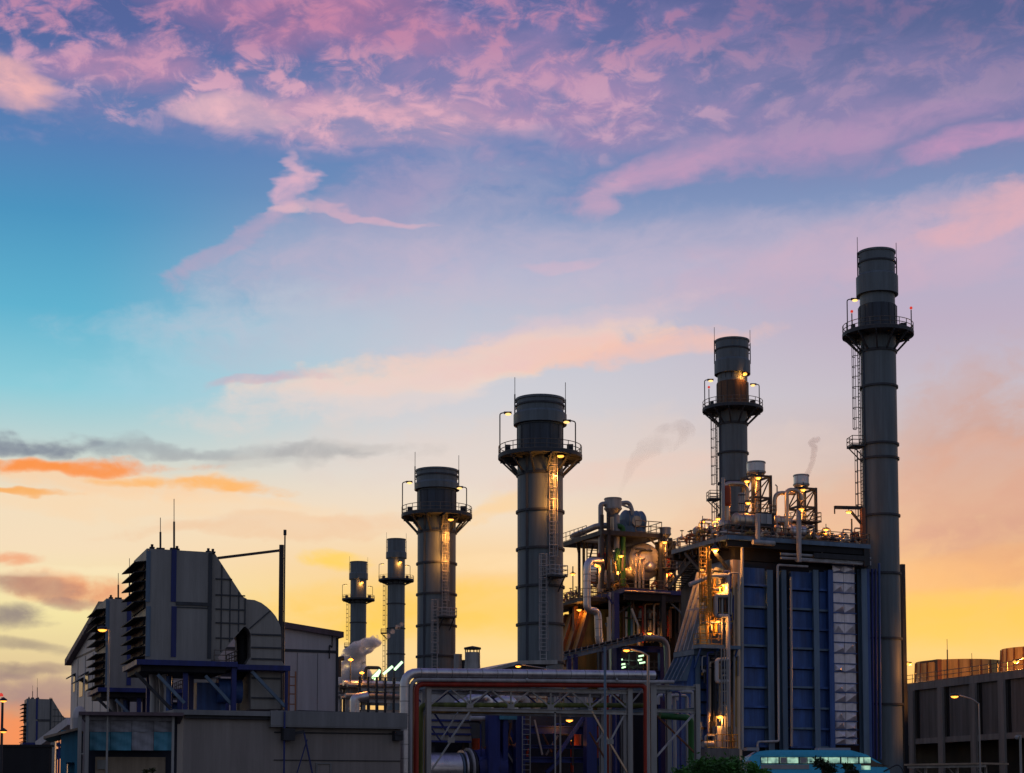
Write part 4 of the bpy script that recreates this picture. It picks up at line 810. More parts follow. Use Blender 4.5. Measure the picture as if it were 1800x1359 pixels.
for x, y0, v, m, w in ((1058, 905, .4, 'dark', .4), (1069.5, 900, .2, 'dark', .4), (1160, 940, .2, 'dark', .4), (1060, 940, 12.5, 'dark', .4), (1166, 940, 12.5, 'dark', .4), (1178, 946, 2, 'dark', .45)):
    a = P(x, y0, v); b = B(); b.beam((a[0], v, zm), a, w); b.obj('post', m, tt)
for (x0, y0, x1, y1, v) in ((1069, 945, 1084, 1020, .3), (1059, 1020, 1070, 950, .6), (1140, 945, 1160, 965, .4), (1046, 945, 1032, 1000, 9), (1164, 946, 1180, 1010, 2)):
    b = B(); b.beam(P(x0, y0, v), P(x1, y1, v), .2); b.obj('brace', 'dark', tt)
# legs and bracing below
for x, v, m, w in ((1082, -.5, 'blue', .75), (1072, -.5, 'pale', .25), (1125, 3, 'dark', .5), (1165, -.5, 'dark', .6), (1190, 2, 'black', 1.4), (1228, 5, 'dark', .5)):
    a = P(x, 1060, v); b = B(); b.beam((a[0], v, 0), (a[0], v, zm-.6), w); b.obj('leg', m, tt)
for x, v, m, w in ((1011, 10, 'rust', .6), (1036, 8, 'pale', .45), (1070, 14, 'dark', .5), (1003, 14, 'dark', .4)):
    a = P(x, 1060, v); b = B(); b.beam((a[0], v, 0), (a[0], v, zm-1.4), w); b.obj('leg', m, tt)
for (x0, y0, x1, y1, v, m) in ((1014, 1140, 1030, 1100, 9, 'dark'), (1030, 1100, 1038, 1140, 9, 'dark'), (1014, 1106, 1038, 1106, 9, 'dark'), (1098, 1086, 1170, 1091, 2, 'dark'), (1148, 1090, 1172, 1113, 2, 'dark'), (1085, 1080, 1110, 1062, 1, 'dark'), (1065, 1095, 1080, 1130, 3, 'bluegrey'), (992, 1045, 1010, 1075, 13, 'rust'), (1168, 1050, 1200, 1080, 0, 'bluegrey'), (1110, 1070, 1122, 1100, 0, 'pale'), (1185, 1100, 1196, 1128, 2, 'bluegrey'), (1066, 1045, 1077, 1062, -.6, 'blue')):
    b = B(); b.beam(P(x0, y0, v), P(x1, y1, v), .22); b.obj('brace', m, tt)
# boiler body of this tower and its own sloped inlet
b = B(); a = P(1100, 1100, 5); b.box(a[0], P(1212, 1100, 5)[0], 5, 17, 0, zm-1.7); b.obj('core_wall', 'black', tt)
b = B(); A = P(1086, 1075, 4.5); E = P(1100, 1150, 4.5)
for y in (1084, 1098, 1110, 1124, 1138): a = P(1087, y, 4.5); b.box(a[0], a[0]+4, 4.4, 4.9, a[2]-.2, a[2]+.2)
b.box(A[0], A[0]+4, 4.6, 15, 0, A[2]); b.obj('casing_wall', 'ochre', tt)  # ochre here is lamplight painted into the wall colour
t = thing('inlet_duct', 'ochre lit sloping inlet duct half hidden behind the broad central chimney', 'duct', F2, (P(1030, 1150, 6)[0], 6, 0))
p2 = lambda x, y, v=6: (P(x, y, v)[0], P(x, y, v)[2])
lo, hi = p2(1010, 1170), p2(1040, 1070); b = B(); b.prism([(lo[0], 0), lo, hi, (P(1086, 1075, 6)[0], hi[1]), (P(1086, 1075, 6)[0], 0)], 6, 17); b.obj('casing', 'ochre', t)  # yellowish lamplight is put into the duct colour
for k in range(5): b = B(); b.prism([(lo[0]-.5, lo[1]), (hi[0]-.5, hi[1]), (hi[0]+.1, hi[1]), (lo[0]+.1, lo[1])], 5.9+k*2.6, 6.05+k*2.6); b.obj('fin', 'rust', t)
# thin pipes and clutter on its face
for x, y0, y1, v, m, r in ((1101, 1075, 1125, 2.5, 'pale', .14), (1106, 1055, 1125, 2.6, 'green', .16), (1112, 1075, 1125, 2.4, 'bluegrey', .3), (1150, 1070, 1125, 2.5, 'pale', .12), (1159, 1070, 1130, 2.5, 'pale', .12), (1163, 1067, 1130, 2.5, 'rail', .12), (1167, 1065, 1130, 2.5, 'pale', .12), (1070, 1085, 1130, 3, 'copper', .3), (1097, 1065, 1125, 3.5, 'rust', .2), (1122, 1100, 1135, 2.2, 'copper', .25), (1136, 1085, 1130, 2.6, 'rust', .2), (1143, 1080, 1130, 2.8, 'dark', .35), (1178, 1085, 1130, 3, 'rail', .14), (1199, 1060, 1120, 4, 'bluegrey', .3)):
    pxpipe(F2, v, [(x, y0), (x, y1)], r, m, tt)
b = B(); q = P(1132, 1075, 3.2); b.cyl((q[0]-1.8, 3.2, q[2]), (q[0]+1.2, 3.2, q[2]), 1.0, n=18); b.dome((q[0]+1.2, 3.2, q[2]), (1, 0, 0), 1.0, .5, 18, 4); b.obj('blowdown_vessel', 'rust', tt)
pxpipe(F2, 2.2, [(1120, 1090), (1135, 1075), (1154, 1076), (1157, 1095), (1157, 1128)], .18, 'pale', tt, .8)
pxpipe(F2, 1.5, [(1170, 1057), (1200, 1058)], .2, 'pale', tt); pxpipe(F2, 1.5, [(1178, 1068), (1200, 1068)], .16, 'copper', tt)
pxpipe(F2, -1.1, [(1098, 1038.5), (1178, 1043)], .12, 'copper', tt)

# dense pipework threaded through the tower
rd = random.Random(21)
for k in range(62):
    v = rd.uniform(.8, 4.2) if k % 3 else rd.uniform(4.3, 12); upper = k < 26
    x0 = rd.uniform(1062, 1160) if upper else rd.uniform(1100, 1196); y0, y1 = (rd.uniform(952, 985), rd.uniform(1000, 1030)) if upper else (rd.uniform(1052, 1085), rd.uniform(1100, 1135))
    if upper and 1096 < x0 < 1170 and v < 9: x0 = rd.choice((rd.uniform(1060, 1096), rd.uniform(1169, 1182)))
    x1 = x0+rd.uniform(-26, 26)
    if upper and 1096 < x1 < 1168: x1 = 1094 if x0 < 1100 else 1170
    pts = [P(x0, y1, v), P(x0, y0, v), P(x1, y0, v)]
    if k % 2: q = pts[2]; pts.append(Vector((q[0], q[1], P(x1, (y0+y1)/2, v)[2])))
    if k % 4 == 0: pts = [P(x0, y0, v), P(x0, y1, v)]
    b = B(); b.tube(pts, rd.choice((.1, .14, .18, .26)), 8, .35); b.obj('pipe', rd.choice(('rail', 'copper', 'rust', 'galv', 'pale', 'dark', 'red', 'green')), tt)
for k in range(9):
    x0 = rd.uniform(1064, 1094) if k < 5 else rd.uniform(1168, 1186); v = rd.uniform(1, 6); y = rd.uniform(985, 1028); a = P(x0, y, v); b = B(); b.box(a[0]-.4, a[0]+.4, v-.3, v+.3, a[2]-.5, a[2]+.6); b.obj('junction_box', rd.choice(('galv', 'dark', 'copper')), tt)
# big quilted drum with domed end
q = P(1133, 987, 2.6); t = hdrum(F2, q[0], 9, q[2], 2.5, 12.8, 'v', 'large silver drum whose domed end reflects the orange lamps', 'drum', None, True, zm)
A = Vector((q[0], 2.6, q[2]))
for k in range(28):
    a = 2*math.pi*k/28; d = Vector((math.cos(a), 0, math.sin(a))); b = B(); b.beam(A+d*2.5, A+d*2.1-Vector((0, .55, 0)), .06); b.obj('cladding_seam', 'galv', t)
for x, r in ((1117.5, .13), (1124, .17), (1131, .15)): b = B(); b.tube([P(x, 1033, .5), P(x, 974 if x < 1130 else 985, .5), P(x+3, 970 if x < 1130 else 982, 2.0)], r, 10, .5); b.obj('water_column', 'copper', t)
b = B(); q2 = P(1145, 996, .9); b.dome(q2, (0, -1, 0), .7, .3, 20, 4); b.cyl(q2, q2+Vector((0, 1.2, 0)), .7, n=20); b.obj('manway', 'silver', t)
for k, (x, y) in enumerate(((1126, 966), (1138, 968))): b = B(); b.box(P(x, y, 1.2)[0]-.7, P(x, y, 1.2)[0]+.7, 1.0, 1.5, P(x, y, 1.2)[2]-.1, P(x, y, 1.2)[2]+.1); b.obj('bracket', 'dark', t)
for q_ in (P(1157, 968, -1), P(1148, 980, -2.2)): pass
glow('lamp_and_fill_glow', P(1155, 972, -2.4), t, 900)  # added light without a fixture, brightens the drum end
# upper vessel
q = P(1112, 917, 5); t = hdrum(F2, q[0], 5, q[2], 1.5, 2.4, 'u', 'upright looking grey blue vessel on the upper deck beside the leftmost silencer', 'bluegrey', None, False, zu)
b = B(); b.cyl((q[0]-.9, 5, zu), (q[0]-.9, 5, q[2]), 1.3, n=24); b.cyl((q[0]+.6, 5, zu), (q[0]+.6, 5, q[2]), 1.2, n=24); b.obj('skirt', 'bluegrey', t)
b = B(); q2 = P(1120, 916, 3.5); b.cyl(q2, q2+Vector((0, 1, 0)), .75, n=20); b.obj('manway', 'copper', t)
b = B(); b.tube([P(1091, 884.5, 4), P(1106, 883, 4), P(1111, 897, 4), P(1111, 905, 4)], .3, 10, .7); b.tube([P(1092, 887, 3.4), P(1110, 894, 3.4), P(1111, 905, 3.4)], .15, 8, .3); b.obj('vent_pipe', 'galv', t)
a, c = P(1064, 895, 2), P(1091, 895, 2); u = (a[0]+c[0])/2; ts = silencer(F2, u, 2, zu, a[2], P(1064, 875, 2)[2], (c[0]-a[0])/2, 'leftmost grey vent silencer, on top of the open steel tower', None, 'galv')
b = B(); b.tube([P(1056, 1040, 2), P(1056, 886, 2), P(1066, 886, 2)], .35, 10, .8); b.obj('inlet_pipe', 'galv', ts)
b = B(); b.tube([P(1084, 905, 1.5), P(1084, 968, 1.5)], .4, 10); b.obj('drop_pipe', 'pale', ts)
a, c = P(1161, 940, 1.5), P(1178, 940, 1.5); u = (a[0]+c[0])/2; ts = silencer(F2, u, 1.5, zm, a[2], P(1161, 927, 1.5)[2], (c[0]-a[0])/2, 'small grey vent silencer right of the large drum', (.9, a[2]-.9), 'galv')
# long curved pipe round the upper deck, on brackets
t = thing('header_pipe', 'thick grey pipe bending round the left end of the upper deck of the open tower', 'pipe', F2, (P(1035, 945, 4)[0], 4, zm))
b = B(); b.tube([P(1072, 924, 1), P(1050, 924.5, 2), P(1006, 943, 11), P(1012, 948, 10), P(1058, 950, 2)], .42, 12, 1.2); b.obj('pipe', 'galv', t)
b = B()
for x, v in ((1018, 9), (1026, 8)): a = P(x, 952, v); b.beam(a, (a[0], v, zm-1), .3)
b.beam(P(1014, 952, 9), P(1018, 972, 9), .3); b.beam(P(1018, 961, 9), P(1026, 961, 8), .25); b.obj('support', 'dark', t)
b = ladder(B(), P(1041, 980, 8)[0], 8, zm, P(1041, 950, 8)[2], (0, -1), 1.6, .07, False); b.obj('ladder', 'dark', t)
t = thing('silver_downcomer', 'polished silver pipe with a sideways jog down the left of the open tower', 'pipe', F2, (P(1050, 1140, -2)[0], -2, 0))
b = B(); b.tube([P(1056, 986, 0), P(1032, 986, -2), P(1032, 1073, -2), P(1051, 1074, -2), P(1053, 1128, -2), P(1060, 1145, -2)], .5, 16, 1.3); so_ = b.obj('pipe', 'silver', t)
for y in (1010, 1022, 1035, 1050, 1090, 1105, 1120): q = P(1032 if y < 1070 else 1052, y, -2); b = B(); b.cyl(q-Vector((0, 0, .05)), q+Vector((0, 0, .05)), .53, n=16); b.obj('band', 'galv', so_)
b = B(); b.beam((P(1050, 1140, -2)[0]+.3, -2, 0), P(1055, 1140, -2), .5); b.obj('support', 'dark', t)
pxp = thing('relief_pipe', 'green upright pipe beside the leftmost silencer drop pipe', 'pipe', F2, (P(1095, 970, 1.2)[0], 1.2, zm)); pxpipe(F2, 1.2, [(1095, 1030), (1095, 928), (1089, 925), (1085, 925)], .36, 'green', pxp)
for i, (px, v, w, h, lab) in enumerate(((998, 16, 2, 2.6, 'far left valve group on the side walkway beside the central chimney'), (1008, 14, 2, 4.2, 'valve group under the leftmost deck lamp of the open tower'), (1022, 10, 2, 2.4, 'valve group left of the silver jogging pipe'), (1043, 7, 2.2, 3.6, 'valve group behind the bend of the silver jogging pipe'), (1066, 4, 2.4, 2.6, 'valve group left of the large drum'), (1092, 1.5, 2, 1.8, 'valve group at the foot of the large drum'), (1155, .6, 1.6, 2.4, 'valve group right of the large drum'), (1172, 2, 1.8, 2, 'valve group at the foot of the open stair'), (1205, 3, 2.6, 1.5, 'valve group under the open stair'), (1220, 3, 2.6, 1.4, 'valve group between the open stair and the blue block'))):
    valve_group(F2, (P(px, 1030, v)[0], v, zm-(1 if px < 1030 else 0)), lab, 50+i, w, h, ('rust', 'copper', 'ochre')[i % 3], 'valve groups on the open tower')
b = B(); q = P(1007, 1003, 12); b.beam((q[0], 12, zm-1), (q[0], 12, q[2]+.6), .12); b.obj('lamp_pole', 'dark', tt)
for px, py, v, pw in ((1092, 977, -.4, 380), (1168, 953, -.3, 380), (1049, 994, 1.5, 420), (1007, 1009, 12, 300), (1180, 1006, 1, 250), (1098, 1000, 3, 200), (1142, 1113, .5, 260), (1018, 1072, 8, 200)): shade_lamp(tt, P(px, py, v), .45, pw, .4)
# cable bridge, arch pipe and blue portal in front of the tower
t = thing('cable_bridge', 'sloping cable bridge crossing in front of the open tower below its decks', 'bridge', F2, (P(1060, 1150, -4)[0], -4, 0))
A, E = P(985, 1157, -3.8), P(1132, 1122, -7); b = B(); b.ibeam(A, E, .5, .7); b.ibeam(A+Vector((0, 1.2, .1)), E+Vector((0, 1.2, .1)), .5, .7); b.obj('girder', 'bluegrey', t)
b = B()
for k in range(4): b.tube([A+Vector((0, .2+k*.3, .6)), E+Vector((0, .2+k*.3, .6))], .12, 6)
b.obj('cable', 'dark', t); b = B()
for k in range(14):
    q = A.lerp(E, (k+.5)/14); b.beam(q+Vector((0, -.1, .5)), q+Vector((0, 1.3, .5)), .1); b.beam(q+Vector((0, -.1, 0)), q+Vector((0, -.1, .8)), .1)
b.obj('tray_rung', 'galv', t)
for x in (1000, 1011, 1062): q = A.lerp(E, (x-985)/147); b = B(); b.beam((q[0], q[1], 0), q, .5); b.obj('leg', 'blue', t)
t = thing('arched_riser', 'pale grey pipe arching down from the end of the cable bridge', 'pipe', F2, (P(1175, 1200, -6)[0], -6, 0)); pxpipe(F2, -6, [(1132, 1122), (1172, 1122), (1176, 1300)], .42, 'galv', t, 1.8)
t = thing('portal_frame', 'dark blue portal frame lit by fluorescent tubes behind the long silver pipes', 'frame', F2, (P(1130, 1190, -4)[0], -4, 0))
zq = P(1130, 1141, -4)[2]; x0, x1 = P(1086, 1141, -4)[0], P(1167, 1141, -4)[0]
b = B(); b.ibeam((x0, -4, zq), (x1, -4, zq), .5, .75); b.ibeam((x0, -4, P(1130, 1182, -4)[2]), (x1, -4, P(1130, 1182, -4)[2]), .5, .6); b.obj('beam', 'blue', t)
for x in (x0, x1-.4): b = B(); b.beam((x, -4, 0), (x, -4, zq), .7); b.obj('column', 'blue', t)
b = B(); b.box(x0, x1, 2, 2.3, 0, zq+1); b.obj('back_wall', 'casing2', t)
b = B()
for (xa, ya, xb2, yb2) in ((1090, 1182, 1105, 1165), (1110, 1178, 1130, 1160), (1140, 1182, 1140, 1150), (1150, 1182, 1150, 1160), (1090, 1160, 1160, 1164), (1090, 1172, 1160, 1174), (1105, 1150, 1105, 1180), (1120, 1150, 1120, 1180)): b.beam(P(xa, ya, -1), P(xb2, yb2, -1), .18)
b.obj('pipework', 'dark', t)
for i, (x, y, v, w) in enumerate(((1093, 1168, -3.5, 11), (1091, 1160, -2, 6), (1125, 1160, -3, 6), (1129, 1165, -2.5, 9), (1096, 1173, -1, 6), (1127, 1153, -1, 8))):
    a, c = P(x-w/2, y+.8, v), P(x+w/2, y-.8, v); b = B(); b.beam(a, c, .22); b.obj('tube_lamp', 'tube', t)
glow('lamp_and_fill_glow', P(1110, 1160, -2.2), t, 90, (.7, 1, .6))

# ================================================================== pipe rack in front
FP = Frame(*at(752, 1230, 132).xy, ANG); P = FP.P
t = thing('pipe_rack', 'pale steel pipe rack frame with cross braced bays carrying the long silver and red pipes', 'pipe rack', FP, (0, 0, 0))
DV = 5.0
def hcol(b, u, v, w, z1, z0=0):
    b.box(u-w, u+w, v-w, v-w*.72, z0, z1); b.box(u-w, u+w, v+w*.72, v+w, z0, z1); b.box(u-w*.16, u+w*.16, v-w*.71, v+w*.71, z0, z1); return b
def cols(px, top, w=.19, m='galv', v0=0):
    a = P(px, top, v0)
    for v in (v0, v0+DV): t_ = hcol(B(), a[0], v, w, a[2]).obj('column', m, t)
cols(753, 1195); cols(1106, 1200, .21); cols(1146.5, 1196, .26); cols(1225, 1203, .2)
for (x0, x1, y0, y1, h) in ((757, 1103, 1208, 1209.5, .3), (757, 1103, 1246, 1246.5, .3), (1151, 1222, 1208, 1208, .34), (1151, 1222, 1249, 1249.5, .26)):
    a, c = P(x0, y0), P(x1, y0); z = a[2]
    for v in (-.02, DV-.02): b = B(); b.ibeam((a[0], v, z), (c[0], v, z), .28, h); b.obj('beam', 'galv', t)
for px in (753, 826, 900, 964, 1035, 1106, 1146.5, 1225):
    for y in (1208, 1247): a = P(px, y); b = B(); b.ibeam((a[0], .15, a[2]+.02), (a[0], DV-.15, a[2]+.02), .2, .26); b.obj('cross_beam', 'bluegrey', t)
zA, zB = P(900, 1213)[2], P(900, 1242)[2]
us = [P(px, 1230)[0] for px in (757, 792, 827, 862, 898, 932, 968, 1003, 1037, 1072, 1103)]
for i, (a, c) in enumerate(zip(us, us[1:])):
    for v, m in ((0, 'galv'), (DV, 'blue')):
        b = B(); lo_, hi_ = ((a, v, zB), (c, v, zA)) if (i % 2 == 0) == (v == 0) else ((a, v, zA), (c, v, zB)); b.beam(lo_, hi_, .11, .11); b.obj('brace', m, t)
    if i % 2: b = B(); b.beam((c, 0, zB), (c, 0, zA), .1); b.obj('brace', 'galv', t)
for (x0, y0, x1, y1, v, m, w) in ((758, 1246, 797, 1303, DV, 'blue', .13), (826, 1250, 793, 1298, 0, 'pale', .12), (805, 1252, 775, 1300, .8, 'pale', .1), (793, 1302, 760, 1352, 0, 'galv', .12), (758, 1280, 775, 1303, 1, 'blue', .1), (1040, 1250, 1062, 1290, 0, 'copper', .14), (1062, 1290, 1103, 1359, 0, 'copper', .14), (1101, 1250, 1073, 1302, 0, 'pale', .12), (1062, 1285, 1049, 1305, 1, 'galv', .1), (1154, 1258, 1222, 1324, 2.5, 'rust', .13), (1222, 1252, 1154, 1330, 0, 'pale', .14), (1108, 1238, 1130, 1213, 0, 'galv', .11), (1036, 1287, 1064, 1335, 3, 'rust', .12), (1068, 1210, 1104, 1243, 2, 'rust', .1)):
    b = B(); b.beam(P(x0, y0, v), P(x1, y1, v), w); b.obj('brace', m, t)
b = B()
for (x, y) in ((793, 1301), (1073, 1304), (826, 1243), (898, 1243), (968, 1243)): q = P(x, y, -.05); b.box(q[0]-.28, q[0]+.28, -.08, -.03, q[2]-.2, q[2]+.2)
b.obj('gusset', 'galv', t)
b = ladder(B(), P(1240, 1300, 1)[0], 1, 0, P(1240, 1205, 1)[2], (0, -1), .5, .035, False); 
# pipes resting on the rack
def rackpipe(label, pts, r, m, bend=1.0, seams=0, group='long pipes on the rack'):
    wp = [P(x, y, v) for x, y, v in pts]; z0 = min(p[2] for p in wp)
    wp[0] = Vector((wp[0][0], wp[0][1], -.2)) if pts[0][1] > 1340 else wp[0]
    if pts[-1][1] > 1340: wp[-1] = Vector((wp[-2][0], wp[-1][1], -.2))
    if pts[0][1] > 1340: wp[0] = Vector((wp[1][0], wp[0][1], -.2))
    t_ = thing('long_pipe', label, 'pipe', FP, tuple(wp[1]), group); b = B(); b.tube(wp, r, 18, bend); o = b.obj('pipe', m, t_)
    if seams:
        for i in range(1, seams):
            q = wp[1].lerp(wp[2], i/seams); b = B(); d = (wp[2]-wp[1]).normalized()*.03; b.cyl(q-d, q+d, r+.015, n=18); b.obj('seam_band', 'galv', o)
        n = int(wp[1][2]/1.1)
        for i in range(1, n):
            q = wp[1]-Vector((0, 0, 1.1*i)); b = B(); b.cyl(q-Vector((0, 0, .03)), q+Vector((0, 0, .03)), r+.015, n=18); b.obj('seam_band', 'galv', o)
    return t_
rackpipe('thickest silver pipe, topmost on the rack, bending down at its left end', [(711, 1359, -.6), (711, 1182.5, -.6), (1150, 1187, -.6)], .36, 'silver', 1.1, 17)
rackpipe('thin dull silver pipe just under the thickest one, with a hanging clamp', [(722, 1359, -.75), (722, 1194.5, -.75), (1184, 1199, -.75)], .15, 'pale', .8)
rackpipe('bright red pipe turning down at both ends of the rack', [(732, 1359, -.5), (732, 1202.5, -.5), (1135, 1205, -.5), (1136, 1359, -.5)], .2, 'red', .55)
rackpipe('slender orange brown pipe between the silver and red pipes on the rack', [(727, 1359, 1.2), (727, 1190, 1.2), (1140, 1193, 1.2)], .13, 'rust', .6)
rackpipe('grey pipe on the far side of the rack, just showing over the red one', [(745, 1359, 3.2), (745, 1199, 3.2), (1160, 1203, 3.2)], .22, 'galv', .6)
rackpipe('small yellowish pipe along the lower chord of the rack', [(748, 1359, 2.2), (748, 1252, 2.2), (1100, 1253, 2.2)], .1, 'ochre', .4)
rackpipe('dark green pipe lowest on the rack, mossy along its top', [(739.5, 1359, 1), (739.5, 1239, 1), (1130, 1240, 1)], .2, 'lime', .5)
rackpipe('narrow blue grey pipe running down between the silver and red pipes', [(721, 1359, .6), (721, 1205, 2.6), (740, 1205, 3.4)], .13, 'bluegrey', .3)
rackpipe('green pipe standing behind the right hand cross brace', [(1215, 1359, 3.6), (1215, 1262, 3.6), (1160, 1258, 3.6)], .28, 'green', .6)
for x, lab in ((925, 'left of two small clamps under the thickest pipe'), (1083, 'right of two small clamps under the thickest pipe')):
    q = P(x, 1195.5, -.75); t_ = thing('pipe_clamp', lab, 'clamp', FP, tuple(q), 'clamps on the thin pipe'); b = B(); b.cyl((q[0]-.09, q[1], q[2]), (q[0]+.09, q[1], q[2]), .2, n=14); b.obj('band', 'galv', t_); b = B(); b.box(q[0]-.06, q[0]+.06, q[1]-.1, q[1]+.1, q[2]+.2, q[2]+.42); b.obj('stem', 'dark', t_)
# ---- what stands under and behind the rack
FG = Frame(*at(860, 1300, 150).xy, ANG); P = FG.P
t = thing('exhaust_cylinder', 'shiny silver turbine exhaust cylinder with stacked flange rings under the rack', 'turbine', FG, (P(798, 1350, 1)[0], 1, 0))
q = P(762, 1359, 2); r = q[2]+1.55-0; zc = P(800, 1352, 2)[2]; r = P(800, 1323, 2)[2]-zc; x0, x1 = P(752, 1350, 2)[0], P(808, 1350, 2)[0]
b = B(); b.cyl((x0, 2.6, zc), (x1, 2.6, zc), r, n=40); cy = b.obj('barrel', 'silver', t)
for i, x in enumerate((811, 816, 821, 826, 831)):
    u = P(x, 1350, 2)[0]; b = B(); b.cyl((u-.09, 2.6, zc), (u+.09, 2.6, zc), r*(1.02+.1*(i % 2)+.06*i), n=40); b.obj('flange', ('bluegrey', 'silver', 'dark', 'pale', 'dark')[i], t)
b = B(); u = P(836, 1350, 2)[0]; b.cyl((u, 2.6, zc), (u+2.5, 2.6, zc), r*1.15, r*1.5, 40); b.obj('diffuser', 'blue', t)
b = B(); b.box(x0+.5, x0+1, 1.8, 3.4, 0, zc-r*.7); b.box(x1-1, x1-.5, 1.8, 3.4, 0, zc-r*.7); b.obj('saddle', 'dark', t)
t = thing('duct_box', 'grey ribbed duct box behind the left braces of the rack', 'duct', FG, (P(790, 1300, 3)[0], 3, 0))
a, c = P(752, 1303, 3), P(824, 1266, 3); b = B(); b.prism([(a[0], a[2]), (c[0]+.3, a[2]), (c[0], c[2]), (a[0], c[2])], 3, 8); o = b.obj('body', 'house2', t)
b = B()
for y in (1266, 1278, 1290, 1303): q = P(760, y, 3); b.box(a[0], c[0]+.2, 2.88, 2.99, q[2]-.09, q[2]+.09)
b.obj('rib', 'blue', o)
b = B(); q = P(757, 1263, 4); e = P(822, 1250, 4); b.prism([(q[0], c[2]+.02), (e[0], c[2]+.02), (e[0]+.4, e[2]), (q[0], e[2])], 3.5, 7.5); b.obj('hood', 'house2', t)
b = B()
for x in (758, 818): q = P(x, 1300, 4); b.box(q[0]-.2, q[0]+.2, 3.6, 4.4, 0, a[2])
b.obj('support', 'dark', t)
t = thing('white_container', 'pale flat box unit behind the upper left bays of the rack', 'container', FG, (P(790, 1230, 9)[0], 9, 0))
a, c = P(745, 1245, 9), P(822, 1221, 9); b = B(); b.box(a[0], c[0], 9, 12, a[2]-1, c[2]); o = b.obj('body', 'pale', t); b = B(); b.box(a[0]+.3, c[0]-.3, 9.5, 11.5, 0, a[2]-1); b.obj('base', 'dark', t)
b = B(); b.box(a[0]-.1, c[0]+.1, 8.9, 12.1, c[2]+.01, c[2]+.15); b.obj('lid', 'galv', t)
t = thing('round_tank', 'dull brown round tank top between the rack chords on the left', 'tank', FG, (P(797, 1222, 14)[0], 14, 0))
q = P(797, 1220, 14); b = B(); b.lathe([(1.3, 0), (1.3, q[2]), (1.1, q[2]+.45), (.01, q[2]+.8)], (q[0], 14), 28); b.obj('shell', 'rust', t); b = B(); b.tube([(q[0], 14, q[2]+.7), (q[0], 14, q[2]+1.4), (q[0]+1.5, 14, q[2]+1.4)], .12, 8, .3); b.obj('vent_pipe', 'galv', t)
# blue steel gantry that fills the bay under the rack
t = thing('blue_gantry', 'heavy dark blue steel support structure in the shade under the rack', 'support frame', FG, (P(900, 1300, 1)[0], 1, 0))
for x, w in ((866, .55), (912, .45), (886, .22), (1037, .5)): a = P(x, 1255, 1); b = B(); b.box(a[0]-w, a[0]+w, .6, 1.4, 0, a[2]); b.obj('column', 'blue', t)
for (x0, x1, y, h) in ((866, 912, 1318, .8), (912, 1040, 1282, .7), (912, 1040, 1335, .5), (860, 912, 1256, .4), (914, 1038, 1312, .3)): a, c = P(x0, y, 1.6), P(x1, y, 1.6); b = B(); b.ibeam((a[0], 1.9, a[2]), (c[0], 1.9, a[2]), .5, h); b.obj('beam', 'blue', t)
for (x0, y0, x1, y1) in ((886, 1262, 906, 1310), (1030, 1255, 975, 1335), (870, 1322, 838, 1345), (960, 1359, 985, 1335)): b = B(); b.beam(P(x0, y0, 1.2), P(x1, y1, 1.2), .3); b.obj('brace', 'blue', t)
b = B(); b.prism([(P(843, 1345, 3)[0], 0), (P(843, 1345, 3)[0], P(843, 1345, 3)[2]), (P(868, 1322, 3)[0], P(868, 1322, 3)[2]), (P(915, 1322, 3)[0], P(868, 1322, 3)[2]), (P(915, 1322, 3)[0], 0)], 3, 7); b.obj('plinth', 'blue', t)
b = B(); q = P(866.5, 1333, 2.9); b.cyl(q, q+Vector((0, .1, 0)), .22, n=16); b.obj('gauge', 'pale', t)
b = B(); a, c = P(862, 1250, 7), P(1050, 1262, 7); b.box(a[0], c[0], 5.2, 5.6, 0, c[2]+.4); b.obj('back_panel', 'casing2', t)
b = B(); q = P(875, 1257, 0.9); e = P(905, 1257, .9); b.box(q[0], e[0], .4, 1.0, q[2]-.4, q[2]+.6); b.obj('bracket_plate', 'sheet_b', t)
b = ladder(B(), P(925, 1300, .4)[0], .4, 0, P(925, 1252, .4)[2], (0, -1), .75, .04, False); b.obj('ladder', 'galv', t)
b = B(); a, c = P(826, 1263, 2), P(859, 1263, 2); b.cyl(a, c, .22, n=12); b.tube([c, (c[0], 2, c[2]+.1), (c[0], 2, c[2]+1)], .2, 10, .1); b.obj('pipe', 'pale', t)
for x, y in ((1001, 1266),): shade_lamp(t, P(x, y, .3), .4, 120, .3)
for x, y, c_ in ((838, 1310, 'tarp'), (868, 1295, 'rust'), (1013, 1290, 'tarp')): b = B(); q = P(x, y, 4); b.cyl((q[0], 4, q[2]-1.4), (q[0], 4, q[2]+.6), .45, n=14); b.obj('lagged_valve', c_, t)
rd = random.Random(31)
for k in range(30):
    x0 = rd.uniform(842, 1095); v = rd.uniform(.9, 4.8); y0, y1 = rd.uniform(1256, 1300), rd.uniform(1310, 1359); b = B()
    if k % 3 == 0: b.tube([P(x0, y0, v), P(x0, y1, v)], rd.uniform(.06, .16), 8)
    elif k % 3 == 1: b.tube([P(x0, y1, v), P(x0, y0, v), P(x0+rd.uniform(-40, 40), y0, v)], rd.uniform(.08, .16), 8, .3)
    else: b.beam(P(x0, y0, v), P(x0+rd.uniform(-35, 35), y1, v), .16)
    b.obj('pipe' if k % 3 < 2 else 'brace', ('blue', 'dark', 'rust', 'red', 'blue', 'galv')[k % 6], t)
for x, y, v in ((1006, 1302, 3), (1060, 1262, 4.5), (884, 1298, 3), (1012, 1307, 4)): shade_lamp(t, P(x, y, v), .16, 14, .2)
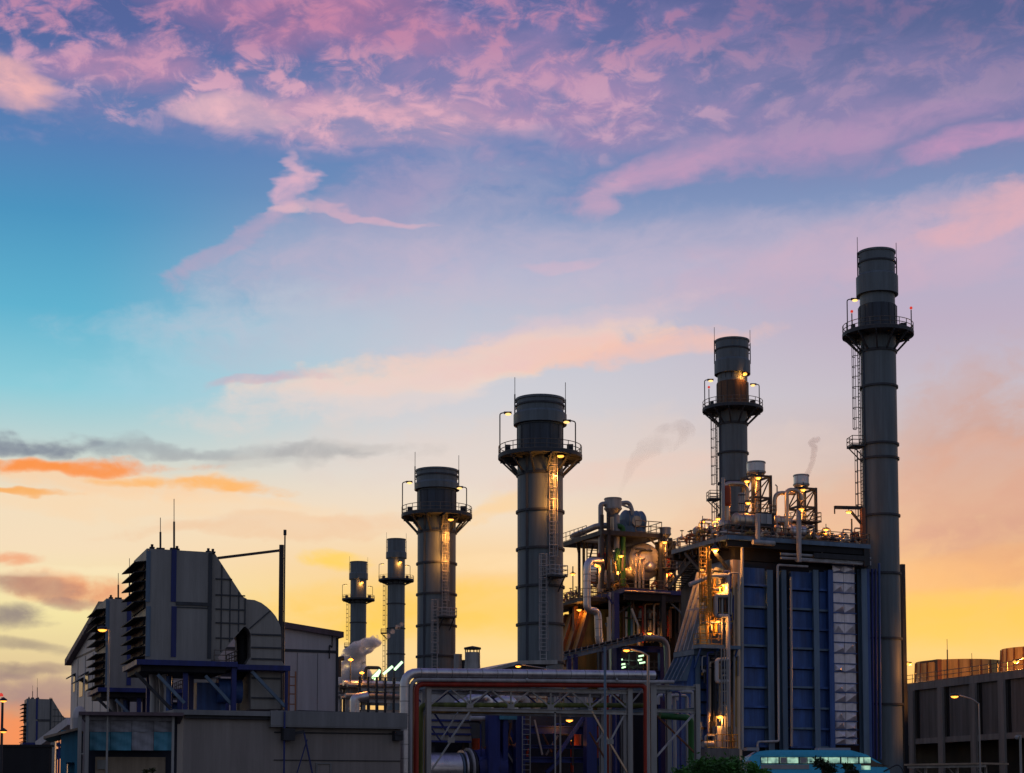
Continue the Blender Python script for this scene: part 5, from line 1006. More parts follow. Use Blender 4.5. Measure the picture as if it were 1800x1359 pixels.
# row of silver elbows, ducts and small plant between the rack chords
for i, (x, y, v, r, m, lab) in enumerate(((848, 1225, 6, .42, 'silver', 'left of the silver elbows between the rack chords'), (867, 1215, 8, .45, 'silver', 'silver elbow in the middle of the left rack bays'), (890, 1232, 6, .5, 'silver', 'pale elbow left of the orange lagged drum'), (912, 1225, 7, .45, 'pale', 'bent pipe beside the orange lagged drum'))):
    t_ = thing('pipe_elbow', lab, 'pipe', FG, (P(x, y, v)[0], v, 0), 'pipe elbows seen through the rack'); q = P(x, y, v); b = B(); b.tube([(q[0]-2.2, v+1, q[2]-.8), (q[0]-.2, v, q[2]), (q[0]+.7, v, q[2]-.1), (q[0]+.8, v, 0)], r, 14, .8); b.obj('pipe', m, t_); b = B(); b.cyl((q[0]-1.3, v+.55, q[2]-.45), (q[0]-1.15, v+.49, q[2]-.4), r+.1, n=14); b.obj('flange', 'galv', t_)
for k, (x, m) in enumerate(((965, 'galv'), (975, 'blue'), (985, 'pale'), (1000, 'pale'), (1008, 'dark'), (1050, 'galv'), (1058, 'red'), (1070, 'blue'), (1082, 'dark'), (1092, 'pale'), (1168, 'dark'), (1176, 'pale'), (1186, 'blue'), (1198, 'galv'), (1208, 'pale'))):
    b = B(); v = 6.5+(k*1.7) % 4; q = P(x, 1216+(k*7) % 14, v); b.tube([(q[0]-1.2, v, q[2]-.9), (q[0]-1.2, v, q[2]), (q[0]+.6, v, q[2]), (q[0]+.6, v, 0)], .1+.04*(k % 3), 8, .3); tagp(b.obj('bent_pipe', m, None, FG, (q[0], v, 0)), 'thin bent pipe in the shade behind the bays of the rack', 'pipe', 'thin bent pipes behind the rack')
t = thing('lagged_drum', 'orange brown lagged drum between the rack chords', 'drum', FG, (P(944, 1230, 8)[0], 8, 0)); q = P(944, 1230, 8); b = B(); b.lathe([(1, 0), (1, q[2]+.7), (.7, q[2]+1.1), (.01, q[2]+1.2)], (q[0], 8), 24); b.obj('shell', 'copper', t); b = B()
for k in range(3): b.lathe([(1, q[2]-k*.6), (1.06, q[2]-k*.6), (1.06, q[2]+.1-k*.6), (1, q[2]+.1-k*.6)], (q[0], 8), 24)
b.obj('band', 'rust', t)
t = thing('grey_module', 'grey boxy module behind the right bays of the rack', 'container', FG, (P(1030, 1230, 8)[0], 8, 0)); a, c = P(1017, 1240, 8), P(1042, 1221, 8); b = B(); b.box(a[0], c[0], 8, 11, 0, c[2]); o = b.obj('body', 'pale', t); b = B(); b.box(a[0]-.1, c[0]+.1, 7.9, 11.1, c[2]+.01, c[2]+.12); b.obj('lid', 'galv', t)
t = thing('machine_hall', 'low dark machine shed with a shallow roof behind the silver pipe', 'shed', FG, (P(930, 1170, 20)[0], 20, 0))
a, c = P(858, 1180, 20), P(960, 1180, 20); pk = P(912, 1162, 20); b = B(); b.prism([(a[0], 0), (a[0], a[2]+.1), (pk[0], pk[2]-.3), (c[0], pk[2]-.3), (c[0], 0)], 20, 34); b.obj('wall', 'dark', t)
b = B(); b.prism([(a[0]-1, a[2]), (pk[0], pk[2]), (c[0]+1, pk[2]+.2), (c[0]+1, pk[2]-.25), (pk[0], pk[2]-.35), (a[0]-1, a[2]-.35)], 19.4, 34.5); b.obj('roof', 'galv', t)
t = thing('roof_vent', 'short grey vent cylinder with a flat cap beyond the silver pipe', 'vent', FG, (P(830, 1165, 40)[0], 40, 0)); a, c = P(818, 1178, 40), P(843, 1178, 40); u = (a[0]+c[0])/2; r = (c[0]-a[0])/2; zt = P(830, 1147, 40)[2]
b = B(); b.lathe([(r*1.15, a[2]-1), (r, a[2]+.8), (r, zt)], (u, 40), 28); b.obj('shell', 'galv', t); b = B(); b.lathe([(r*1.12, zt+.35), (r*1.12, zt+.55), (.01, zt+.75), (.01, zt+.35), (r*1.12, zt+.35)], (u, 40), 28)
for k in range(6): b.beam((u+r*.95*math.cos(k), 40+r*.95*math.sin(k), zt-.1), (u+r*.95*math.cos(k), 40+r*.95*math.sin(k), zt+.4), .1)
b.obj('cap', 'dark', t); b = B(); b.cyl((u, 40, 0), (u, 40, a[2]-1), r*.9, n=20); b.obj('stem', 'dark', t)
t = thing('roof_vent', 'narrow stepped vent just right of the left broad chimney', 'vent', FG, (P(806, 1160, 70)[0], 70, 0)); q = P(805, 1160, 70); b = B(); b.cyl((q[0], 70, 0), (q[0], 70, P(805, 1150, 70)[2]), .55, n=14); b.obj('shell', 'galv', t); b = B(); b.cyl((q[0]+.9, 70, 0), (q[0]+.9, 70, P(805, 1160, 70)[2]), .4, n=14); b.obj('side_pipe', 'dark', t)

# ================================================================== far pipe bridge with tube lamps
FD = Frame(*at(660, 1230, 330).xy, ANG); P = FD.P
t = thing('far_pipe_bridge', 'distant crowded pipe bridge under the steam, right of the turbine hall', 'pipe rack', FD, (0, 0, 0))
x0, x1 = P(630, 1230, 0)[0], P(715, 1230, 0)[0]; za, zb_, zc = P(640, 1212, 0)[2], P(640, 1232, 0)[2], P(640, 1250, 0)[2]
for v in (0, 10):
    for x in (632, 647, 662, 677, 692, 707): u = P(x, 1220, 0)[0]; b = B(); b.beam((u, v, 0), (u, v, za+2.5), .4); b.obj('column', 'dark', t)
    for z in (za, zb_, zc): b = B(); b.ibeam((x0, v, z), (x1, v, z), .4, .6); b.obj('beam', 'galv', t)
for k in range(7): b = B(); z = (za, zb_)[k % 2]+.8+(k % 3)*.3; b.cyl((x0-2, .8+k*1.3, z), (x1, .8+k*1.3, z), .35+.12*(k % 3), n=12); b.obj('pipe', ('galv', 'pale', 'silver')[k % 3], t)
b = railing(B(), [(x0, -.2, za+1), (x1, -.2, za+1)], 1.4, .07, 2.5); b.obj('railing', 'rail', t)
b = B(); b.tube([P(624, 1255, -1), P(624, 1228, -1), P(634, 1226, -1), P(646, 1224, -1)], 1.0, 14, 2); b.obj('pipe', 'silver', t)
b = B(); b.tube([P(616, 1248, 0), P(622, 1243, -1)], .5, 12); b.obj('pipe', 'galv', t)
for i, (xa, ya, xb2, yb2) in enumerate(((654, 1192, 668, 1178), (659, 1196, 667, 1181), (674, 1185, 690, 1171.5), (693.5, 1177.5, 707, 1163.5))):
    t_ = thing('tube_lamp', ('leftmost greenish tube lamp by the steam', 'second tube lamp touching the leftmost one', 'third greenish tube lamp, before the far chimney', 'rightmost and highest greenish tube lamp')[i], 'lamp', FD, tuple(P(xa, ya, 5)), 'fluorescent tube lamps'); b = B(); a, c = P(xa, ya, 5), P(xb2, yb2, 5); b.tube([a, c], .26, 8); tb_ = b.obj('tube', 'tube', t_); b = B(); b.beam(a+Vector((0, .3, .3)), c+Vector((0, .3, .3)), .2); b.beam((a[0], 5.3, za), a+Vector((0, .3, .3)), .18); b.obj('bracket', 'dark', t_)
t = thing('process_column', 'pale drum shaped vessel at the foot of the steam beside the turbine hall', 'vessel', FD, (P(619, 1240, 8)[0], 8, 0))
for x0_, x1_, yt, nm in ((607, 628, 1208, 'vessel'), (591, 601, 1210, 'side_vessel')): a, c = P(x0_, 1240, 8), P(x1_, 1240, 8); u = (a[0]+c[0])/2; r = (c[0]-a[0])/2; b = B(); b.lathe([(r, 0), (r, P(610, yt, 8)[2]), (r*.6, P(610, yt-3, 8)[2]), (.01, P(610, yt-3, 8)[2])], (u, 8), 24); b.obj(nm, 'pale', t)
b = B(); b.box(P(590, 1208, 8)[0], P(650, 1208, 8)[0], 5, 12, P(620, 1209, 8)[2], P(620, 1206, 8)[2]); b.obj('deck', 'dark', t)
b = B(); b.tube([P(596, 1190, 8), P(596, 1158, 8), P(604, 1157, 8)], .5, 8, .8); b.tube([P(643, 1200, 8), P(643, 1173.5, 8), P(668, 1174, 8), P(669, 1207, 8)], .35, 8, .6); b.tube([P(668, 1177, 8), P(652, 1198, 8)], .2, 6); b.obj('pipework', 'dark', t)
for x, y in ((616, 1160), (636, 1183)): 
    q = P(x, y, 2); b = B(); b.tube([(q[0], 2, za), (q[0], 2, q[2]+.6)], .12, 6); o = b.obj('lamp', 'dark', t); bulb(o, q, .5); glow('lamp_and_fill_glow', q+Vector((0, -1, 0)), t, 900)
b = B(); q = P(731, 1218, -20); t_ = thing('far_lamp', 'orange lamp glowing just right of the green pipe bend, low on the far bridge', 'lamp', FD, (q[0], q[1], 0)); b.tube([(q[0], q[1]+.4, 0), (q[0], q[1]+.4, q[2]+.3)], .12, 6); b.obj('pole', 'dark', t_); bulb(t_, q, .5)

# ================================================================== street lamps and poles
def street_lamp(label, px_pole, head, D, top=None, r=.09, second=None, power=0, flare=None):
    q = at(head[0], head[1], D); p = at(px_pole, 1300, D); t_ = thing('street_lamp', label, 'street lamp', WF, (p.x, p.y, 0), 'street lamps')
    zt = at(px_pole, top, D).z if top else q.z-.3
    b = B(); b.cyl((p.x, p.y, 0), (p.x, p.y, zt), r*1.4, r, 10)
    b.tube([(p.x, p.y, zt-.05), (p.x+(q.x-p.x)*.25, p.y, zt+(q.z-zt)*.6), (q.x, p.y, q.z+.16)], r*.7, 8, .5); b.obj('pole', 'galv', t_)
    s = math.copysign(1, q.x-p.x) if abs(q.x-p.x) > .05 else 1
    b = B(); b.lathe([(.01, q.z+.22), (.26, q.z+.15), (.3, q.z+.03), (.24, q.z)], (q.x, q.y), 14); b.obj('lamp_head', 'dark', t_); bulb(t_, q, .24, 'sodium', .5)
    if power: glow('lamp_and_fill_glow', q-Vector((0, .4, .4)), t_, power)
    return t_
street_lamp('street lamp in front of the middle air intake house, lit orange', 188.5, (180, 1107), 92, 1106, .05, power=20)
street_lamp('lit street lamp with a bent arm in front of the blue portal frame', 1140, (1101, 1143), 118, 1152, .09, power=120)
street_lamp('glowing street lamp in front of the concrete cooling tower wall', 1722, (1678, 1224), 105, 1236, .05, power=25)
street_lamp('street lamp with its lit head just above the silver pipe beside the central chimney', 985, (911, 1171), 140, 1184, .06, power=90)
p = at(1064, 1300, 112); t = thing('mast_pole', 'plain slim pale pole standing before the rack, without a lamp', 'pole', WF, (p.x, p.y, 0)); b = B(); zt = at(1064, 1136, 112).z; b.cyl((p.x, p.y, 0), (p.x, p.y, zt), .11, .085, 12); b.obj('shaft', 'bluegrey', t); b = B(); b.box(p.x-.1, p.x+.1, p.y-.12, p.y+.12, zt, zt+.12); b.beam((p.x-.25, p.y, zt-.4), (p.x+.25, p.y, zt-.4), .06); b.obj('cap', 'dark', t)
p = at(976, 1300, 116); t = thing('mast_pole', 'thin short pole in front of the shaded blue gantry', 'pole', WF, (p.x, p.y, 0)); b = B(); zt = at(976, 1254, 116).z; b.cyl((p.x, p.y, 0), (p.x, p.y, zt), .05, n=8); b.obj('shaft', 'galv', t); b = B(); b.cyl((p.x, p.y, zt), (p.x, p.y, zt+.1), .08, n=8); b.obj('cap', 'dark', t)
p = at(3, 1300, 70); t = thing('street_lamp', 'street lamp at the left edge with two orange lamps under a red light', 'street lamp', WF, (p.x, p.y, 0), 'street lamps'); b = B(); zt = at(3, 1226, 70).z; b.cyl((p.x, p.y, 0), (p.x, p.y, zt), .07, .05, 10); b.obj('pole', 'dark', t)
for y in (1232, 1286): q = at(6, y, 69.8); b = B(); b.lathe([(.02, q.z+.15), (.16, q.z+.05), (.14, q.z)], (q.x, q.y), 12); b.beam((p.x, p.y, q.z+.12), (q.x, q.y, q.z+.12), .05); b.obj('lamp_head', 'dark', t); bulb(t, q, .13)
b = B(); q = at(2, 1224, 69.9); b.dome((q.x, q.y, q.z), (0, 0, 1), .09, .14, 12, 3); b.obj('beacon', 'redl', t)
p = at(1793.5, 1300, 80); t = thing('camera_pole', 'slim pole with a round camera head at the right picture edge', 'camera pole', WF, (p.x, p.y, 0)); b = B(); zt = at(1793, 1292, 80).z; b.cyl((p.x, p.y, 0), (p.x, p.y, zt), .06, n=10); b.beam((p.x, p.y, zt-.03), (p.x-.2, p.y, zt-.03), .06); b.obj('pole', 'galv', t); b = B(); b.dome((p.x-.17, p.y, zt-.08), (0, 0, -1), .09, .14, 14, 4); b.dome((p.x-.17, p.y, zt-.08), (0, 0, 1), .09, .05, 14, 3); b.obj('camera_head', 'pale', t)

# ================================================================== low buildings on the left
FB1 = Frame(*at(322, 1300, 118).xy, ANG); P = FB1.P
t = thing('service_building', 'plain beige flat roofed service building in front of the turbine halls', 'building', FB1, (0, 0, 0))
ue, um = P(704, 1300)[0], P(472, 1300)[0]; zr0, zr1 = P(322, 1257)[2], P(322, 1248)[2]
b = B(); b.box(0, ue, 0, 14, 0, zr0); w = b.obj('wall', 'beige', t)
b = B(); b.box(-.8, ue+.3, -.5, 14.5, zr0+.01, zr1); b.obj('roof_slab', 'greyw', t)
b = B(); zf = P(472, 1275, -.6)[2]; b.box(um, ue+.32, -.62, -.505, zf, zr1+.06); b.box(um, ue+.3, -.6, -.02, zf-.1, zf+.02); b.obj('fascia', 'greyw', t)
b = B(); b.box(um-6, um-.05, -.3, -.01, zr0-.22, zr0); b.obj('gutter', 'dark', t)
b = B(); z = P(600, 1289)[2]; b.box(um+.4, ue, -.07, 0, z-.05, z+.05); z = P(600, 1337)[2]; b.box(um+.4, ue, -.06, 0, z-.03, z+.03); b.obj('wall_joint', 'dark', w)
b = B(); u = P(495, 1300)[0]; b.tube([(u, -.72, zr1), (u, -.72, 0)], .07, 8); b.obj('downpipe', 'blue', t)
b = B(); u0, u1 = P(555, 1350)[0], P(582, 1350)[0]; z = P(560, 1341)[2]; b.box(u0, u1, -.12, .02, z-.08, z); b.box(u0, u0+.1, -.12, .02, 0, z-.08); b.box(u1-.1, u1, -.12, .02, 0, z-.08); fr = b.obj('door_frame', 'greyw', t)
b = B(); b.box(u0+.12, u1-.12, -.04, 0, 0, z-.1); b.obj('door', 'beige', t)
b = B(); q = P(497, 1283, -.6); b.box(q[0], q[0]+.8, -1.0, -.1, P(500, 1302)[2], P(500, 1281)[2]); e = P(534, 1286, -.6); b.beam((q[0]+.6, -.6, q[2]-.3), (e[0], -.6, e[2]), .3, .22); bb = b.obj('wall_bracket', 'dark', t)
b = B(); e2 = P(549, 1359, -.6); b.beam((e[0], -.6, e[2]), e2, .1); b.beam(P(540, 1300, -.5), P(522, 1359, -.5), .07); b.obj('strut', 'blue', bb)
b = B(); q = P(692, 1285, -.4); b.box(q[0], ue-.05, -.7, -.05, P(692, 1302)[2], q[2]); b.box(q[0]+.1, ue-.1, -.78, -.71, q[2]-.3, q[2]-.1); b.obj('wall_unit', 'dark', t)
b = B(); u0, u1 = P(470, 1300)[0], P(704, 1300)[0]; b.tube([(u0+1, 3, zr1), (u0+3, 2.5, zr1+.25), (u0+8, 2, zr1+.15)], .04, 6); b.obj('cable', 'dark', t)
b = B(); q = P(506, 1240, 5); b.box(q[0], q[0]+.1, 4.9, 5, zr1, P(506, 1180, 5)[2])
for y in (1190, 1205, 1220, 1238): z = P(510, y, 5)[2]; b.box(q[0], P(518, 1200, 5)[0], 4.9, 5, z-.04, z+.04)
b.box(P(518, 1200, 5)[0], P(518, 1200, 5)[0]+.1, 4.9, 5, zr1, P(506, 1180, 5)[2]); b.obj('roof_ladder', 'rust', t)
FB2 = Frame(*at(150, 1300, 92).xy, 12); P = FB2.P
t = thing('workshop', 'blue workshop with patched grey and turquoise sheets hung under its roof', 'workshop', FB2, (0, 0, 0))
z0, z1 = P(155, 1258)[2], P(155, 1252)[2]; ue = P(312, 1300)[0]
b = B(); b.box(-.35, ue+.3, -.7, 10, z0, z1); b.obj('roof', 'hallr', t)
b = B(); b.box(.1, ue, 1.2, 9.5, 0, z0-.01); b.obj('wall', 'casing2', t)
b = B(); b.box(-.1, ue-.3, -.05, .02, P(160, 1266)[2], z0-.02); b.obj('fascia', 'sheet_g', t)
xs = [157, 193, 231, 270, 302]
rd = random.Random(11)
for (ya, yb, m) in ((1266, 1286.5, 'sheet_g'), (1287, 1319, 'sheet_b')):
    for i, (xa, xb2) in enumerate(zip(xs, xs[1:])):
        a, c = P(xa, yb, .1), P(xb2, ya, .1); b = B(); n = 6; vs = []
        for iu in range(n+1):
            for iz in range(n+1):
                u = a[0]+(c[0]-a[0])*iu/n; z = a[2]+(c[2]-a[2])*iz/n; vs.append((u+.01, .1+.06*math.sin(iu*2.1+i)+.05*math.cos(iz*1.7+iu), z))
        b.add(vs, [(iu*(n+1)+iz, (iu+1)*(n+1)+iz, (iu+1)*(n+1)+iz+1, iu*(n+1)+iz+1) for iu in range(n) for iz in range(n)], True)
        b.obj('hung_sheet', m if (i+len(m)) % 3 else 'sheet_g', t)
for x in (140, 153): b = B(); a = P(x, 1300, -.4); b.box(a[0]-.1, a[0]+.1, -.5, -.3, 0, z0); b.obj('post', 'galv', t)
b = B(); a = P(304, 1300, 0); b.box(a[0]-.07, a[0]+.07, -.1, .1, 0, z0); b.obj('post', 'galv', t)
b = B(); b.beam(P(140, 1326, -.4), P(155, 1323, -.4), .07); b.obj('rail', 'galv', t)
b = B(); a, c = P(167, 1359, .9), P(291, 1331, .9); b.box(a[0], c[0], .95, 1.15, 0, c[2]); bo = b.obj('board', 'board', t)
b = B(); a, c = P(171, 1352, .9), P(186, 1336, .9); b.box(a[0], c[0], .86, .94, a[2], c[2]); b.obj('notice', 'house', bo)
b = B()
for k in range(4): z = a[2]+(c[2]-a[2])*(k+.7)/5; b.box(a[0]+.06, c[0]-.06, .84, .855, z-.01, z+.012)
t = thing('blue_annex', 'small bright blue annex with a sloping canopy at the left end of the workshop', 'shed', FB2, (P(120, 1300, 3)[0], 3, 0))
a, c = P(107, 1300, 2), P(139, 1284, 2); zl = P(120, 1340, 2)[2]; b = B(); b.box(a[0], c[0], 2, 8, zl, c[2]); b.obj('wall', 'cyan', t); b = B(); b.box(a[0], a[0]+.3, 2, 2.3, 0, zl); b.box(c[0]-.2, c[0], 2, 2.3, 0, zl); b.box(a[0]+.3, c[0], 4, 8, 0, zl); b.obj('post', 'cyan', t)
b = B(); b.hexa([(a[0]-.9, 1.5, c[2]-.5), (c[0], 1.5, c[2]+.02), (c[0], 8.2, c[2]+.02), (a[0]-.9, 8.2, c[2]-.5), (a[0]-.9, 1.5, c[2]-.35), (c[0], 1.5, c[2]+.15), (c[0], 8.2, c[2]+.15), (a[0]-.9, 8.2, c[2]-.35)]); b.obj('canopy', 'board', t)
p0 = at(-30, 1310, 88); p1 = at(105, 1311, 90); t = thing('yard_wall', 'unlit black yard wall at the lower left corner', 'wall', WF, (p0.x, p0.y, 0)); b = B(); b.box(p0.x, p1.x, p0.y, p0.y+.5, 0, p1.z-.12); b.obj('panel', 'black', t); b = B(); b.box(p0.x, p1.x+.1, p0.y-.06, p0.y+.56, p1.z-.115, p1.z); b.obj('coping', 'black', t)
t = thing('far_conveyor', 'inclined grey covered way in front of the smallest air intake house', 'gallery', WF, tuple(at(110, 1300, 300).xy)+(0,)); a, c = at(72, 1310, 300), at(128, 1268, 290); b = B(); b.beam(a, c, 2, 1.3); b.obj('gallery', 'hallw', t); b = B()
for f in (.4, .8): q = a.lerp(c, f); b.beam((q.x, q.y, 0), q, .8)
b.obj('support', 'galv', t)
q = at(140, 1258, 230); t = thing('round_hopper', 'pale dome topped hopper between the workshop roof and the white walled hall', 'hopper', WF, (q.x, q.y, 0)); b = B(); r = 13*230/FPX; z = at(140, 1262, 230).z; b.lathe([(r, 0), (r, z)], (q.x, q.y), 24); b.obj('drum', 'pale', t); b = B(); b.dome((q.x, q.y, z), (0, 0, 1), r, 1.6, 24, 5); b.obj('dome', 'wallw', t)

# ================================================================== cooling tower on the right
FC = Frame(*at(1590, 1250, 238).xy, -74); P, Q = FC.P, FC.Q
t = thing('cooling_tower', 'long grey concrete cooling tower with black air openings along its foot', 'cooling tower', FC, (0, 0, 0))
zt = P(1592, 1203)[2]; zo = P(1592, 1303)[2]; ue = P(1860, 1250)[0]
b = B(); b.box(-22, ue, .35, 16, zo, zt-1.0); w = b.obj('wall_panel', 'conc', t)
b = B(); b.box(-22, ue, 0, 16.4, zt-.98, zt); b.obj('parapet', 'conc2', t)
b = B(); b.box(-22, ue, -.1, .6, zo-.5, zo+.25); b.obj('lintel', 'conc2', t)
b = B(); b.box(-21.5, ue, 2.5, 15, 0, zo-.5); b.obj('opening_shade', 'black', t)  # solid black block paints the shade inside the air openings
for x in (1604, 1655.5, 1713, 1763, 1812):
    a = P(x, 1250, -.05); b = B(); b.box(a[0]-.65, a[0]+.65, -.35, -.02, 0, zt-.99); b.obj('pillar', 'conc2', t); b = B(); b.box(a[0]+.66, a[0]+1.25, .27, .345, zo+.3, zt-1.02); b.obj('stain', 'black', w)
b = railing(B(), [(-20, .4, zt), (ue-.5, .4, zt)], 1.25, .045, 2.2); b.obj('railing', 'rail', t)
for px0, px1, yt, v, lab in ((1611, 1760, 1164, 9, 'wide low fan cowl on the cooling tower, nearer the tallest chimney'), (1762, 1910, 1141, 9, 'bright amber fan cowl on the cooling tower, cut by the right picture edge')):
    D = 254 if px0 < 1700 else 232; q = at((px0+px1)/2, yt, D); r = (px1-px0)/2*D/FPX; zb_ = zt+.02
    t_ = thing('fan_cowl', lab, 'fan cowl', WF, (q.x, q.y, zb_), 'cooling tower fan cowls'); b = B(); b.lathe([(r*1.03, zb_), (r*.98, zb_+(q.z-zb_)*.4), (r, q.z), (r-.2, q.z), (r*.96-.2, zb_+.4), (.01, zb_+.4)], (q.x, q.y), 56); o = b.obj('cowl', 'frp', t_)
    for k in range(24): a = 2*math.pi*k/24; d = Vector((math.cos(a), math.sin(a), 0)); b = B(); b.beam(Vector((q.x, q.y, zb_))+d*r*1.04, Vector((q.x, q.y, q.z-.05))+d*(r+.03), .16); b.obj('cowl_rib', 'rust', o)
    b = B(); b.cyl((q.x, q.y, zb_+.4), (q.x, q.y, q.z-.8), .5, n=12)
    b.obj('hub', 'dark', t_)
    for k in range(5): a = 2*math.pi*k/5; b = B(); b.beam((q.x, q.y, q.z-1.1), (q.x+math.cos(a)*r*.9, q.y+math.sin(a)*r*.9, q.z-1.1), .5, .1); b.obj('blade', 'galv', t_)
u = P(1650, 1200, 1)[0]; t = thing('davit_crane', 'rusty davit with a level arm beside the wide fan cowl', 'crane', FC, (u, 1, zt)); b = B(); zz = P(1650, 1159, 1)[2]; b.box(u-.35, u+.35, .7, 1.3, zt, zz); b.obj('post', 'rust', t); e = P(1619, 1159, 1); b = B(); b.beam((u, 1, zz-.1), (e[0], 1, zz-.1), .25); b.beam((u, 1, zz-1), (P(1643, 1160, 1)[0], 1, zz-.2), .15); b.obj('arm', 'rust', t)
for px, py, lab, pw in ((1598, 1167, 'left lamp on a bent post along the cooling tower rail', 1800), (1786, 1163, 'right lamp before the amber fan cowl on the cooling tower', 12000)):
    q = P(px, py, 1); s = -.9 if px < 1700 else 2.5; u = q[0]+s; t = thing('rail_lamp', lab, 'lamp', FC, (u, 1, zt), 'lamps along the cooling tower rail'); b = B(); b.tube([(u, 1, zt), (u, 1, q[2]+.35), (q[0], 1, q[2]+.2)], .08, 6, .3); b.obj('pole', 'dark', t); b = B(); b.box(q[0]-.5, q[0]+.4, .8, 1.2, q[2]+.08, q[2]+.24); b.obj('lamp_head', 'dark', t); bulb(t, q, .42); glow('lamp_and_fill_glow', q+Vector((0, .3, -.3)), t, pw)
u = P(1718, 1190, 2)[0]; z = P(1718, 1137, 2)[2]; t = thing('beacon_post', 'dark beacon on a curved post above the wide fan cowl', 'beacon', FC, (u, 12, zt)); b = B(); b.tube([(u, 12, zt), (u, 12, z+.2)], .09, 6); b.tube([(u, 12, z-1.5), (u+.9, 12, z-.8), (u+.6, 12, z+.2)], .05, 6, .5); b.obj('post', 'dark', t); b = B(); b.cyl((u, 12, z+.2), (u, 12, z+.9), .3, n=12); b.dome((u, 12, z+.9), (0, 0, 1), .3, .25, 12, 3); b.obj('head', 'dark', t)
for px, yt, lab in ((1666, 1123, 'tall thin lightning rod above the wide fan cowl'), (1709, 1148, 'short thin lightning rod left of the beacon')): u = P(px, 1190, 3)[0]; z = P(px, yt, 3)[2]; t = thing('lightning_rod', lab, 'lightning rod', FC, (u, 3, zt), 'lightning rods on the cooling tower'); b = B(); b.tube([(u, 3, zt), (u, 3, zt+(z-zt)*.75)], .08, 6); b.obj('mast', 'dark', t); b = B(); b.tube([(u, 3, zt+(z-zt)*.75), (u, 3, z)], .035, 5); b.obj('tip', 'dark', t)
# canopy in front
FK = Frame(*at(1592, 1343, 118).xy, -50); P = FK.P
t = thing('carport', 'open carport with a thin pale roof in front of the cooling tower', 'carport', FK, (0, 0, 0)); zc = P(1592, 1343)[2]; ue = P(1733, 1335)[0]
b = B(); b.box(0, ue, -.2, 2.6, zc-.12, zc); b.obj('roof', 'board', t)
for f in (.1, .5, .85): b = B(); b.box(ue*f-.07, ue*f+.07, 1.3, 1.44, 0, zc-.125); b.beam((ue*f, 1.37, zc-1), (ue*f, .1, zc-.15), .07); b.obj('post', 'galv', t)
b = B(); b.box(.1, ue-.1, .02, .12, zc-.3, zc-.125); b.obj('purlin', 'galv', t)

# ================================================================== coach and hedges
g = B(); g.box(4, 60, 132, 146, -.5, .8); tagp(g.obj('road', 'ground'), None, None, None, 'structure')
BX = at(1312, 1340, 138); FBUS = Frame(BX.x, BX.y, 3)
t = thing('coach', 'light blue high deck coach with lit windows parked behind the hedge', 'coach', FBUS, (6, 1.3, .804)); P = FBUS.P
zb_, zt = .8, P(1400, 1318.5)[2]; L = P(1566, 1340)[0]; zw0, zw1 = P(1400, 1342)[2], P(1400, 1331)[2]; zs = P(1400, 1345)[2]
prof = [(0, zb_+.35), (0.1, zs+.3), (.35, zt-.5), (1.1, zt-.1), (2, zt), (L-3.3, zt), (L-2.0, zt-.35), (L-.6, zt-1.2), (L-.1, zs-.4), (L, zb_+.9), (L-.1, zb_+.35)]
b = B(); b.prism(prof, 0, 2.6); body = b.obj('body', 'busb', t)
b = B(); b.prism([(.6, zt-.42), (2.2, zt-.15), (L-3.5, zt-.15), (L-3.0, zt-.42)], -.03, -.005); b.obj('roof_band', 'busb', body)
xs = (1338, 1368, 1371, 1403, 1406, 1440, 1443, 1476, 1479, 1508, 1511, 1530)
for xa, xb2 in zip(xs[::2], xs[1::2]):
    a, c = P(xa, 1342), P(xb2, 1331); b = B(); b.box(a[0], c[0], -.05, -.008, a[2], c[2]); wd = b.obj('window', 'buswin', t)
    b = B(); b.box(a[0], c[0], -.065, -.052, a[2]-.04, a[2]+.02); b.box(a[0], c[0], -.065, -.052, c[2]-.02, c[2]+.04); m_ = a[0]+(c[0]-a[0])*.38; b.box(m_-.03, m_+.03, -.065, -.052, a[2]+.02, c[2]-.02); b.box(a[0]-.05, a[0]-.002, -.065, -.008, a[2]-.04, c[2]+.04); b.box(c[0]+.002, c[0]+.05, -.065, -.008, a[2]-.04, c[2]+.04); b.obj('window_frame', 'casing2', wd)
    if xa in (1371, 1406): b = B(); b.box(a[0]+.02, m_-.04, -.066, -.053, a[2]+.03, c[2]-.03); b.obj('curtain', 'busw', wd)
b = B(); b.prism([(L-2.6, zt-.55), (L-1.9, zt-.6), (L-.55, zt-1.35), (L-.12, zs-.1), (L-2.4, zs-.1)], -.045, -.006); b.obj('windscreen', 'glass', t)
b = B(); a, c = P(1338, 1352), P(1422, 1344); b.box(a[0], c[0], -.04, -.004, a[2], c[2]); b.obj('side_panel', 'busw', t)
b = B(); a, c = P(1514, 1353), P(1530, 1346); b.box(a[0], c[0], -.05, -.004, a[2], c[2]); b.obj('window', 'buswin', t)
b = B(); a, c = P(1314, 1350), P(1321, 1337); b.box(a[0], c[0], -.04, -.004, a[2], c[2]); b.obj('rear_panel', 'busw', t)
b = B(); q = P(1326, 1329); b.box(q[0]-.5, q[0]+.5, .5, 2, zt-.02, zt+.22); b.obj('roof_hatch', 'busw', t); b = B(); q = P(1470, 1316); b.box(q[0]-1.3, q[0]+1.3, .5, 2, zt+.002, zt+.2); b.obj('roof_unit', 'busw', t)
for f in (2.4, L-3.2): b = B(); b.cyl((f, -.02, zb_+.5), (f, .35, zb_+.5), .5, n=24); wh = b.obj('wheel', 'black', t); b = B(); b.cyl((f, -.05, zb_+.5), (f, -.02, zb_+.5), .28, n=20); b.obj('rim', 'galv', wh)
